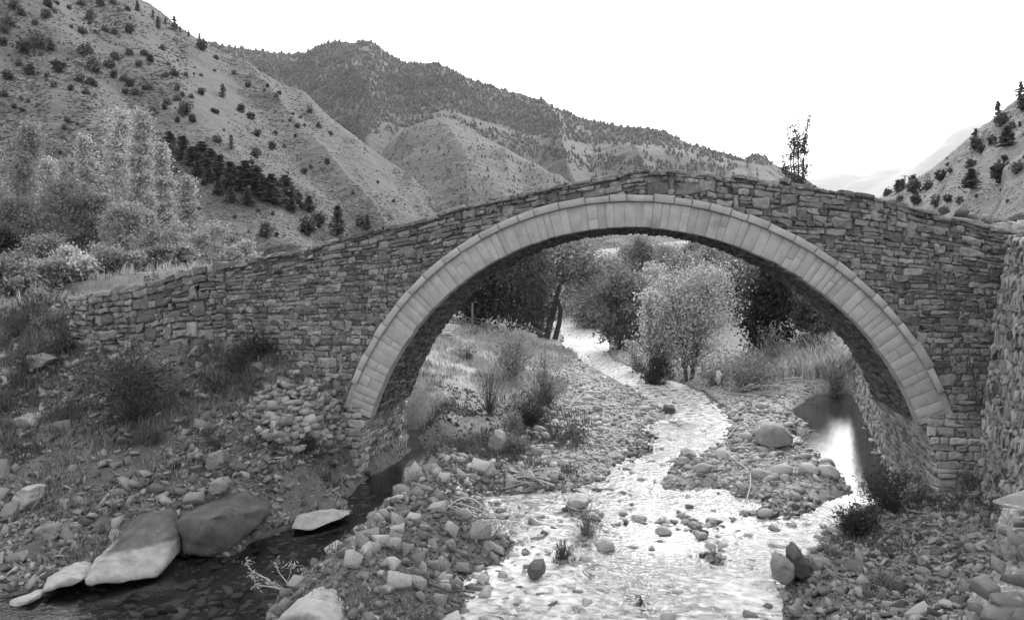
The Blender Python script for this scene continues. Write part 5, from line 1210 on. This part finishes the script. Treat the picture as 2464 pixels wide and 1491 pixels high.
# right hill
for (cx, cy, s, k, lab) in [(2330, 960, 150, 'pine', "dark cone shaped pine on the right hill"), (2300, 830, 110, 'shrub', "dark bush just under the crest of the right hill"), (2268, 772, 125, 'thin', "tall thin conifer on the crest of the right hill"), (2430, 640, 140, 'thin', "ragged conifer highest on the right hill"), (2445, 725, 110, 'shrub', "dark bush below the highest conifer"), (2110, 960, 120, 'thin', "broken topped pine on the crest of the right hill"), (2118, 1010, 90, 'shrub', "bush at the foot of the broken topped pine"),
                            (2160, 1045, 62, 'shrub', "small round bush right of the broken topped pine"), (2080, 1135, 80, 'shrub', "round bush in the middle of the right hill"), (2085, 1255, 150, 'pine', "broad dark pine low on the right hill"), (2290, 1210, 170, 'shrub', "largest spreading bush low on the right hill"), (2405, 1170, 100, 'shrub', "dark bush right of the largest spreading bush"), (1875, 1230, 85, 'shrub', "grey bush on the left slope of the right hill"), (1690, 1305, 105, 'shrub', "round grey bush near the bridge parapet on the right hill"),
                            (1780, 1295, 80, 'shrub', "loose bush right of the round grey bush"), (1840, 1405, 95, 'shrub', "round bush touching the parapet line"), (1690, 1400, 80, 'shrub', "dark low bush touching the parapet line"), (1490, 1345, 65, 'shrub', "dark bush at the foot of the right hill, leftmost of the pair"), (1570, 1305, 90, 'pine', "small dark conifer among bushes at the foot of the right hill"), (1600, 1290, 70, 'pine', "second small conifer at the foot of the right hill"), (1680, 1255, 65, 'shrub', "dark bush on the lower crest of the right hill"), (1432, 1345, 55, 'pine', "smallest conifer at the left foot of the right hill"),
                            (2375, 872, 65, 'shrub', "bush right of the cone shaped pine"), (2010, 1400, 62, 'shrub', "low bush below the broad dark pine"), (2320, 1105, 45, 'shrub', "small bush above the largest spreading bush"), (2230, 985, 60, 'shrub', "bush left of the cone shaped pine"), (1940, 1190, 45, 'shrub', "small bush above the grey bush on the right hill"), (1575, 1390, 60, 'shrub', "low bush in the dip at the foot of the right hill"), (1920, 1390, 60, 'shrub', "pale bush above the loose stones of the bridge end")]:
    hill_plant(H_RIGHT, k, 1622 + cx * q, cy * q, s * q, lab, "plants on the right hill", wf={"pine": 1.9, "thin": 1.3}.get(k))
for _ in range(60):
    px = rh.uniform(2120, 2464); py = rh.uniform(240, 545)
    if on_hill(H_RIGHT, px, py) is not None: hill_plant(H_RIGHT, 'shrub', px, py, rh.uniform(4, 11), "tiny scrub tuft on the bare right hill", "scrub tufts on the right hill", cat="bush")

# mountain: nearest trees one by one, the far dense wood as one mass
def lowtree(seed, jag=.25):
    r = np.random.RandomState(seed); V = []; F = []; n = 0
    for (z0, z1, w) in ((.08, .62, .5), (.35, .85, .37), (.62, 1.0, .22)):
        k = 6; an = np.arange(k) / k * 6.283 + r.rand(); rad = w * (1 + r.uniform(-jag, jag, k)) * .62
        V.append(np.c_[np.cos(an) * rad, np.sin(an) * rad, z0 + r.uniform(-.05, .08, k)]); V.append(np.array([[r.normal(0, .03), r.normal(0, .03), z1]]))
        F += [(n + i, n + (i + 1) % k, n + k) for i in range(k)]; n += k + 1
    return np.concatenate(V), np.array(F)
LT = [lowtree(i) for i in range(8)]
FM = [mkmesh("pine_tree", *LT[i], M['needle']) for i in range(8)]
cand = []
while len(cand) < 330:
    px, py = rh.uniform(850, 1900), rh.uniform(290, 640)
    for h in (H_SPUR, H_MOUNT):
        p = on_hill(h, px, py)
        if p is not None: break
    if p is None or p[1] > 470: continue
    ridge = fbm(np.array([[px / 55., py / 55., 0]]), 2, 70)[0]
    if rh.rand() > .35 + ridge * 1.2: continue
    cand.append((p, rh.uniform(5, 13) * (1.25 if rh.rand() < .12 else .8)))
for p, s in cand[:290]:
    H = s * depth_of(p) / FPX
    o = link("pine_tree", FM[rh.randint(8)], None, p - np.array([0, 0, .1 * H]), (0, 0, rh.uniform(0, 6.3)), (H * 1.1, H * 1.1, H * rh.uniform(.8, 1.2)))
    tag(o, "small dark pine dotted over the pale mountain spurs behind the bridge", "tree", "pines on the pale spurs")
def dens_at(px, py):
    """how wooded the mountain is where it is seen"""
    line = np.interp(px, [480, 700, 860, 900, 1000, 1080, 1200, 1300, 1400, 1560, 1700, 1850], [400, 420, 380, 290, 275, 268, 300, 330, 345, 350, 372, 400])
    line2 = np.interp(px, [1080, 1250, 1400, 1560, 1720, 1900], [300, 350, 395, 400, 440, 470])
    d = 1.0 if py < line else (.6 if abs(py - line2) < 20 else .06)
    n = fbm(np.array([[px / 60., py / 40., 3.]]), 3, 71)[0]
    return np.clip(d + n * (.5 if d > .9 else .8), .02, 1)
aV, aF, n = [], [], 0; cnt = 0
for _ in range(46000):
    px, py = rh.uniform(470, 2050), rh.uniform(92, 620)
    p = on_hill(H_MOUNT, px, py)
    if p is None: continue
    if rh.rand() > dens_at(px, py): continue
    pl = on_hill(H_LEFT, px, py)
    if pl is not None and depth_of(pl) < depth_of(p): continue
    ps = on_hill(H_SPUR, px, py)
    if ps is not None: continue
    H = rh.uniform(6.5, 12.5) * depth_of(p) / FPX
    V, F = LT[rh.randint(8)]; aV.append(V * np.array([H * 1.15, H * 1.15, H]) + p - np.array([0, 0, .1 * H])); aF.append(F + n); n += len(V); cnt += 1
for _ in range(5200):
    px, py = rh.uniform(840, 1860), rh.uniform(285, 640)
    p = on_hill(H_SPUR, px, py)
    if p is None: continue
    pl = on_hill(H_LEFT, px, py)
    if pl is not None and depth_of(pl) < depth_of(p): continue
    if rh.rand() > np.clip(.42 + 1.0 * fbm(np.array([[px / 50., py / 50., 5.]]), 3, 75)[0], .03, 1): continue
    H = rh.uniform(3.5, 8.5) * depth_of(p) / FPX
    V, F = LT[rh.randint(8)]; aV.append(V * np.array([H * 1.25, H * 1.25, H]) + p - np.array([0, 0, .1 * H])); aF.append(F + n); n += len(V)
tag(mk("forest", np.concatenate(aV), np.concatenate(aF), material("mountain_forest", .065, var=.25, scale=.02, bump=0, island=.55)), kind='stuff')
# trees along the skyline of the mountain
for px in np.r_[rh.uniform(505, 900, 34), rh.uniform(1060, 1600, 30)]:
    py = float(np.interp(px, [500, 560, 640, 720, 800, 845, 882, 935, 970, 1042, 1110, 1200, 1300, 1400, 1500, 1600], [102, 118, 128, 131, 114, 108, 99, 130, 152, 151, 184, 212, 246, 281, 306, 325]))
    p = on_hill(H_MOUNT, px, py + 5)
    if p is None: continue
    H = rh.uniform(8, 14) * depth_of(p) / FPX
    o = link("pine_tree", FM[rh.randint(8)], None, p, (0, 0, rh.uniform(0, 6)), (H * 1.1, H * 1.1, H)); tag(o, "dark pine on the skyline of the wooded mountain", "tree", "pines on the mountain skyline")

# lone tall wispy poplar standing up behind the right half of the bridge
_c = at_y(1915, 560, 46); _s = depth_of(_c) / FPX; rp = np.random.RandomState(17); a = Acc(); C = []
r_ = empty("poplar_tree", _c)
for px, yt, th in ((1893, 308, .09), (1908, 286, .12), (1917, 296, .1), (1926, 325, .07), (1938, 272, .11), (1948, 304, .06), (1882, 372, .06)):
    top = at_y(px, yt, 46 + rp.normal(0, .5)) - _c; st = np.array([top[0] * .35, rp.normal(0, .3), -.4]); u = np.linspace(0, 1, 10)[:, None]
    P = st + (top - st) * u ** np.array([.8, .8, 1]) + np.cumsum(rp.normal(0, .05, (10, 3)), 0) * np.array([1, 1, .2]); tube(a, P, np.linspace(th, .015, 10), 5)
    for k in range(40):
        g = rp.uniform(.3, 1); o_ = np.array([np.interp(g, u[:, 0], P[:, c]) for c in range(3)]); l = rp.uniform(.5, 1.3) * (1.15 - g)
        e = o_ + np.array([rp.normal(0, .7), rp.normal(0, .7), 1.15]) * l; tube(a, np.array([o_, (o_ + e) / 2 + rp.normal(0, .04, 3), e]), [.02, .014, .006], 3)
        for w_ in rp.rand(int(rp.choice([6, 20, 40]))): C.append(o_ + (e - o_) * w_ + rp.normal(0, .16, 3))
a.obj("trunk", M['bark'], r_); mk("crown", *leaves(np.array(C), .125, rp, 1.6), M['leaf_dark'], r_)
tag(r_, "tall thin poplar with a see-through crown, standing alone beyond the bridge", "tree")
for i, (px, yt, w, lab) in enumerate([(1880, 418, 60, "low dark bush at the foot of the poplar pair"), (1945, 424, 40, "leafy shoots right of the poplar pair, behind the parapet")]):
    p = at_y(px, 520, 44); s = depth_of(p) / FPX
    plant("bush", bush(390 + i, (520 - yt) * s, w * s, n=1500, leaf=.25, stems=24), 'leaf_dark', 'twig', p, lab, "bush", crown="foliage", trunk="stems")

# grass: nobody could count it
def grass(name, pts, h, mat, rs, blades=9, w=.012, lean=.5, spread=.12):
    n = len(pts) * blades; i = np.repeat(np.arange(len(pts)), blades)
    B = pts[i] + np.c_[rs.normal(0, spread, (n, 2)), np.zeros(n)]; hh = h[i] * rs.uniform(.5, 1.2, n); an = rs.uniform(0, 6.28, n)
    d = np.c_[np.cos(an), np.sin(an), 0 * an] * (hh * lean * rs.rand(n))[:, None]
    e = np.c_[-np.sin(an), np.cos(an), 0 * an] * w
    m_ = B + d * .4 + np.c_[0 * hh, 0 * hh, hh * .6]; t = B + d + np.c_[0 * hh, 0 * hh, hh]
    V = np.stack([B - e, B + e, m_ + e * .7, t, m_ - e * .7], 1).reshape(-1, 3)
    return tag(mk(name, V, np.arange(5 * n).reshape(n, 5), M[mat]), kind='stuff')
rg = np.random.RandomState(55)
p = sample(2600, -10, 0, 4, 26, lambda x, y, z, sd, r: in_view(x, y) & (sd > .5) & (z > .55) & (x < -.6 - .06 * y) & (r < .35 + 1.2 * (fbm(np.c_[x, y, 0 * x] * .6, 2, 44) + .2)), rg)
grass("dry_grass", p, rg.uniform(.1, .35, len(p)), 'grass', rg, w=.014)
p = sample(900, -9, 0, .6, 11, lambda x, y, z, sd, r: in_view(x, y) & (sd > .1) & (z > .1) & (x < -1.6) & (r < np.where(y < 6, 1, .3)) & (fbm(np.c_[x, y, 0 * x] * .7, 2, 45) > 0), rg)
grass("dark_grass", p, rg.uniform(.08, .25, len(p)), 'dgrass', rg, w=.014)
p = sample(700, -24, -9.5, 1.2, 6, lambda x, y, z, sd, r: in_view(x, y, 5) & (z > 4.2), rg)
grass("dry_grass", p, rg.uniform(.08, .38, len(p)), 'grass', rg, w=.013)
p = sample(1100, 6.4, 9.6, 17.5, 24, lambda x, y, z, sd, r: (sd > .5) & (x < 7.0 + (y - 3.9) * .185), rg)
grass("tall_dry_grass", p, rg.uniform(.35, 1.0, len(p)), 'reed', rg, blades=12, w=.02, lean=.6, spread=.22)
cl = np.array([at_y(*c)[:2] for c in [(170, 855, -.4), (110, 880, -.8), (60, 905, -1.1), (20, 960, -2), (520, 880, -.6), (570, 905, -1), (620, 860, -.5), (700, 905, -.8), (400, 1000, -2.2), (280, 1010, -2.6), (210, 960, -1.9), (450, 970, -1.6), (600, 985, -1.6), (40, 1100, -4), (340, 1050, -2.9), (130, 1010, -2.6), (10, 1040, -3), (250, 900, -1), (60, 960, -1.9), (480, 900, -.8), (780, 1120, -1.5), (690, 1090, -2.2), (30, 760, .7), (70, 800, .2), (110, 760, .7), (10, 810, .2), (140, 800, .1), (60, 745, 1), (0, 780, .5), (100, 840, -.1)]])
pp = np.concatenate([c + rg.normal(0, .38, (34, 2)) for c in cl]); pp = np.c_[pp, ground(pp[:, 0], pp[:, 1])]; pp = pp[(pp[:, 2] > .15) & ((pp[:, 1] < -.12) | (pp[:, 0] < -15.7))]
grass("dark_grass", pp, rg.uniform(.1, .32, len(pp)), 'dgrass', rg, blades=10, w=.009)
p = sample(700, -20, -6.5, -7, 1.2, lambda x, y, z, sd, r: in_view(x, y, z) & (sd > .5) & (y < np.where(x < -15.7, 1.2, -.15)) & (fbm(np.c_[x, y, 0 * x] * .8, 2, 48) > .05), rg)
grass("bank_weeds", p, rg.uniform(.06, .26, len(p)), 'weed', rg, blades=9, w=.008)
p = sample(230, -5.6, -2.4, -9, -6.6, lambda x, y, z, sd, r: in_view(x, y) & (sd > .2) & (fbm(np.c_[x, y, 0 * x] * .9, 2, 47) > .0), rg)
grass("spit_weeds", p, rg.uniform(.04, .16, len(p)), 'dgrass', rg, blades=8, w=.008)
p = sample(500, 2.5, 7.6, -11, -.4, lambda x, y, z, sd, r: in_view(x, y, .8) & (sd > .3) & (fbm(np.c_[x, y, 0 * x] * .9, 2, 46) > .1), rg)
grass("slope_weeds", p, rg.uniform(.05, .18, len(p)), 'dgrass', rg, blades=7, w=.007)
# dark tufts as hillside grain, their colour standing in for terracette shadows
M['shade_tuft'] = material("shade_tuft", .055, var=.2, scale=.3, bump=0, island=.7)
def shade_tufts(name, h, n_, bx, smin, smax, thr, seed, behind=()):
    tv, tf, n = [], [], 0
    for _ in range(n_):
        px, py = rh.uniform(bx[0], bx[1]), rh.uniform(bx[2], bx[3])
        if fbm(np.array([[px / 70., py / 50., 9.]]), 2, seed)[0] < rh.uniform(-.5, .25) - thr(px, py): continue
        p = on_hill(h, px, py)
        if p is None: continue
        if any((q_ := on_hill(b_, px, py)) is not None and depth_of(q_) < depth_of(p) for b_ in behind): continue
        s = rh.uniform(smin, smax) * (1.25 if px < 450 else .85) * depth_of(p) / FPX
        d = np.array([rh.uniform(.9, 1.6), 0, 0]) * s; u_ = np.array([0, 0, s * rh.uniform(.3, .6)]); b = np.array([0, -s * .6, -.2 * s])
        tv.append(np.array([p - d, p + d, p + u_ + b * .3, p + b - d * .5, p + b + d * .5])); tf.append(np.array([[0, 1, 2], [3, 4, 2], [0, 3, 2], [4, 1, 2]]) + n); n += 5
    tag(mk(name, np.concatenate(tv), np.concatenate(tf), M['shade_tuft']), kind='stuff')
shade_tufts("hillside_shade_tufts", H_LEFT, 36000, (-20, 1090, 0, 640), 1.7, 4.8, lambda x, y: .15 * (x < 420) * (y < 420), 81)
shade_tufts("hillside_shade_tufts", H_SPUR, 9000, (850, 1800, 285, 640), 1.2, 3.0, lambda x, y: .2, 82, (H_LEFT,))
shade_tufts("hillside_shade_tufts", H_RIGHT, 7000, (2060, 2470, 220, 560), 1.3, 3.6, lambda x, y: .1, 83)
# ------------------------------------------------------------------ odds and ends
def branch_pile(name, px, py, y, n, L, label, seed, cat="driftwood", mat='drift', zup=.15, dirx=1.0):
    loc, s = footing(px, py, y); loc[2] = max(loc[2], .05) + .1; r = np.random.RandomState(seed); a_ = Acc()
    for k in range(n):
        an = r.normal(0, .5) + (0 if dirx else r.uniform(0, 6)); l = L * r.uniform(.35, 1); d = np.array([math.cos(an) * dirx, math.sin(an) * .8, r.uniform(-.05, .3)])
        o_ = r.normal(0, L * .16, 3) * np.array([1, 1, .25]); u = np.linspace(-.5, .5, 7)[:, None]
        P = o_ + d * l * u + np.array([0, 0, 1]) * l * zup * (.25 - u * u) * 2 + np.cumsum(r.normal(0, .015 * l, (7, 3)), 0); P[:, 2] = np.maximum(P[:, 2], -.05)
        tube(a_, P, np.linspace(.008, .022, 7) * r.uniform(.4, 1.3) * (L / 1.6) ** .5, 5)
    o = a_.obj(name, M[mat], None); o.location = loc; return tag(o, label, cat)
branch_pile("driftwood", 1240, 1150, -.2, 14, 1.9, "bleached branches thrown across the top of the rubble spit", 401)
branch_pile("driftwood", 1080, 1275, -3.6, 14, 1.5, "heap of pale bent branches in the middle of the rubble spit", 402)
branch_pile("driftwood", 1105, 1330, -4.4, 3, 1.2, "curved pale branch lying over the blocks of the spit", 403, zup=.5)
branch_pile("driftwood", 1845, 925, 14.8, 22, 2.6, "tangle of driftwood at the foot of the broad grey bush", 404)
branch_pile("driftwood", 1050, 1460, -7.4, 5, 1.4, "thin twigs on the weedy front of the spit", 405, mat='twig')
# planks stacked on the grass beyond the arch
pl = Acc(); loc, s = footing(1052, 826, 16.5)
for k in range(6):
    o_ = np.array([rg.normal(0, .1), rg.normal(0, .12), .08 + .05 * k]); an = rg.normal(.1, .08); d = np.array([math.cos(an), math.sin(an), .02]); e = np.array([-d[1], d[0], 0]) * .09
    V = np.array([o_ + sx * d * .7 + sy * e + np.array([0, 0, sz * .018]) for sz in (-1, 1) for sx, sy in ((-1, -1), (1, -1), (1, 1), (-1, 1))]); pl.add(V, np.array([[0, 3, 2, 1], [4, 5, 6, 7], [0, 1, 5, 4], [1, 2, 6, 5], [2, 3, 7, 6], [3, 0, 4, 7]]))
o = pl.obj("plank_pile", M['drift']); o.location = loc; tag(o, "small pile of pale planks on the grass by the left side of the arch", "planks")
# bare branch reaching over the side channel
loc, s = footing(750, 1440, -7.3); w = lambda px, py, dy=0: at_y(px, py, loc[1] + dy) - loc
r = empty("bare_branch", loc); a = Acc(); C = []; rb = np.random.RandomState(6)
for pts, r0 in [([(752, 1442), (715, 1428), (660, 1412), (628, 1408), (612, 1404)], .02), ([(715, 1428), (690, 1400), (670, 1375), (663, 1352)], .014), ([(670, 1414), (640, 1390), (605, 1372), (592, 1352)], .011), ([(735, 1436), (736, 1400), (740, 1372)], .010), ([(748, 1440), (772, 1390), (778, 1362)], .010), ([(700, 1412), (725, 1395), (735, 1372)], .007), ([(640, 1390), (626, 1385), (606, 1383)], .006), ([(690, 1400), (700, 1375), (702, 1358)], .006), ([(760, 1430), (790, 1405), (800, 1380)], .007), ([(690, 1420), (660, 1400), (640, 1402)], .006)]:
    P = np.array([w(x, y_, rb.normal(0, .15)) for x, y_ in pts]); tube(a, P, np.linspace(r0, r0 * .35, len(P)), 5); C += [P[-1] + rb.normal(0, .05, 3) for _ in range(22)] + [P[-2] + (P[-1] - P[-2]) * rb.rand() + rb.normal(0, .04, 3) for _ in range(16)]
a.obj("stems", M['drift'], r); mk("foliage", *leaves(np.array(C), .06, rb, 4), M['leaf_pale'], r)
tag(r, "bare pale branch with a few leaves reaching over the dark side channel", "branch")
# fence under the arch
loc, s = footing(1118, 790, 25); fr = empty("wooden_fence", loc); w = lambda px, py, dy=0: at_y(px, py, loc[1] + dy) - loc
for px, yt, r0 in ((1112, 752, .05), (1136, 728, .07), (1100, 762, .03), (1091, 764, .03)):
    a = Acc(); tube(a, np.array([w(px, 800), w(px + 1, yt)]), [r0, r0 * .8], 6); a.obj("post", M['wood'], fr)
for k in range(4):
    a = Acc(); tube(a, np.array([w(1078, 762 + k * 7), w(1112, 764 + k * 7.5), w(1140, 765 + k * 8), w(1172, 770 + k * 8)]), .022, 5); a.obj("rail", M['wood'], fr)
tag(fr, "dark post and rail fence on the grass behind the left side of the arch", "fence")
# rag caught in the bush, long stem on the gravel bar, distant pole
loc, s = footing(1730, 915, 16); w = lambda px, py, dy=0: at_y(px, py, loc[1] + dy)
a = Acc(); g = [(1724, 893), (1732, 890), (1738, 900), (1733, 920), (1727, 926), (1722, 912)]
P = np.array([w(x, y_, -.3 + .15 * math.sin(i_ * 2.2)) for i_, (x, y_) in enumerate(g)]); c_ = P.mean(0) + np.array([0, -.12, 0]); Q = np.r_[P, P + np.array([0, .07, 0]), [c_], [c_ + np.array([0, .15, 0])]]
i_ = np.arange(6); j_ = (i_ + 1) % 6; a.add(Q - loc, np.c_[i_, j_, np.full(6, 12)], np.c_[j_ + 6, i_ + 6, np.full(6, 13)]); a.add(Q - loc, np.c_[i_, i_ + 6, j_ + 6, j_])
o = a.obj("rag", M['cloth']); o.location = loc; tag(o, "white rag caught at the foot of the bushes on the right gravel", "rag")
pt = [(1798, 988), (1790, 1010), (1770, 1022), (1752, 1040), (1742, 1062), (1744, 1085), (1762, 1105), (1790, 1125), (1806, 1140), (1806, 1160), (1794, 1180)]
P = np.array([at_z(x, y_, .33) for x, y_ in pt]); P[:, 2] = ground(P[:, 0], P[:, 1]) + .16; a = Acc(); tube(a, P - P[0], np.linspace(.012, .022, len(P)), 5)
o = a.obj("dry_stem", M['drift']); o.location = P[0]; tag(o, "long curved dry stem lying across the gravel bar", "branch")
p = on_hill(H_RIGHT, 1622 + 1617 * q, 452)
if p is not None:
    H = 30 * depth_of(p) / FPX; po = empty("utility_pole", p); a = Acc(); tube(a, np.array([[0, 0, -.5], [0, 0, H]]), [.12, .09], 6); a.obj("pole", M['wood'], po); a = Acc(); tube(a, np.array([[-.6, 0, H * .93], [.6, 0, H * .93]]), [.05, .05], 4); a.obj("crossarm", M['wood'], po)
    tag(po, "thin distant utility pole at the left foot of the right hill", "pole")

# ------------------------------------------------------------------ air
hz = bpy.data.materials.new("valley_haze"); hz.use_nodes = True; t = hz.node_tree; t.nodes.remove(t.nodes["Principled BSDF"])
pv = t.nodes.new("ShaderNodeVolumePrincipled"); pv.inputs["Color"].default_value = (1, 1, 1, 1); pv.inputs["Density"].default_value = .00007; pv.inputs["Anisotropy"].default_value = .35
t.links.new(pv.outputs[0], t.nodes["Material Output"].inputs["Volume"])
x0, x1, y0, y1, z0, z1 = -5200, 5200, -1500, 6500, -220, 1750
V = np.array([(x, y, z) for z in (z0, z1) for x, y in ((x0, y0), (x1, y0), (x1, y1), (x0, y1))], float)
tag(mk("haze", V, np.array([[0, 3, 2, 1], [4, 5, 6, 7], [0, 1, 5, 4], [1, 2, 6, 5], [2, 3, 7, 6], [3, 0, 4, 7]]), hz), kind='stuff')
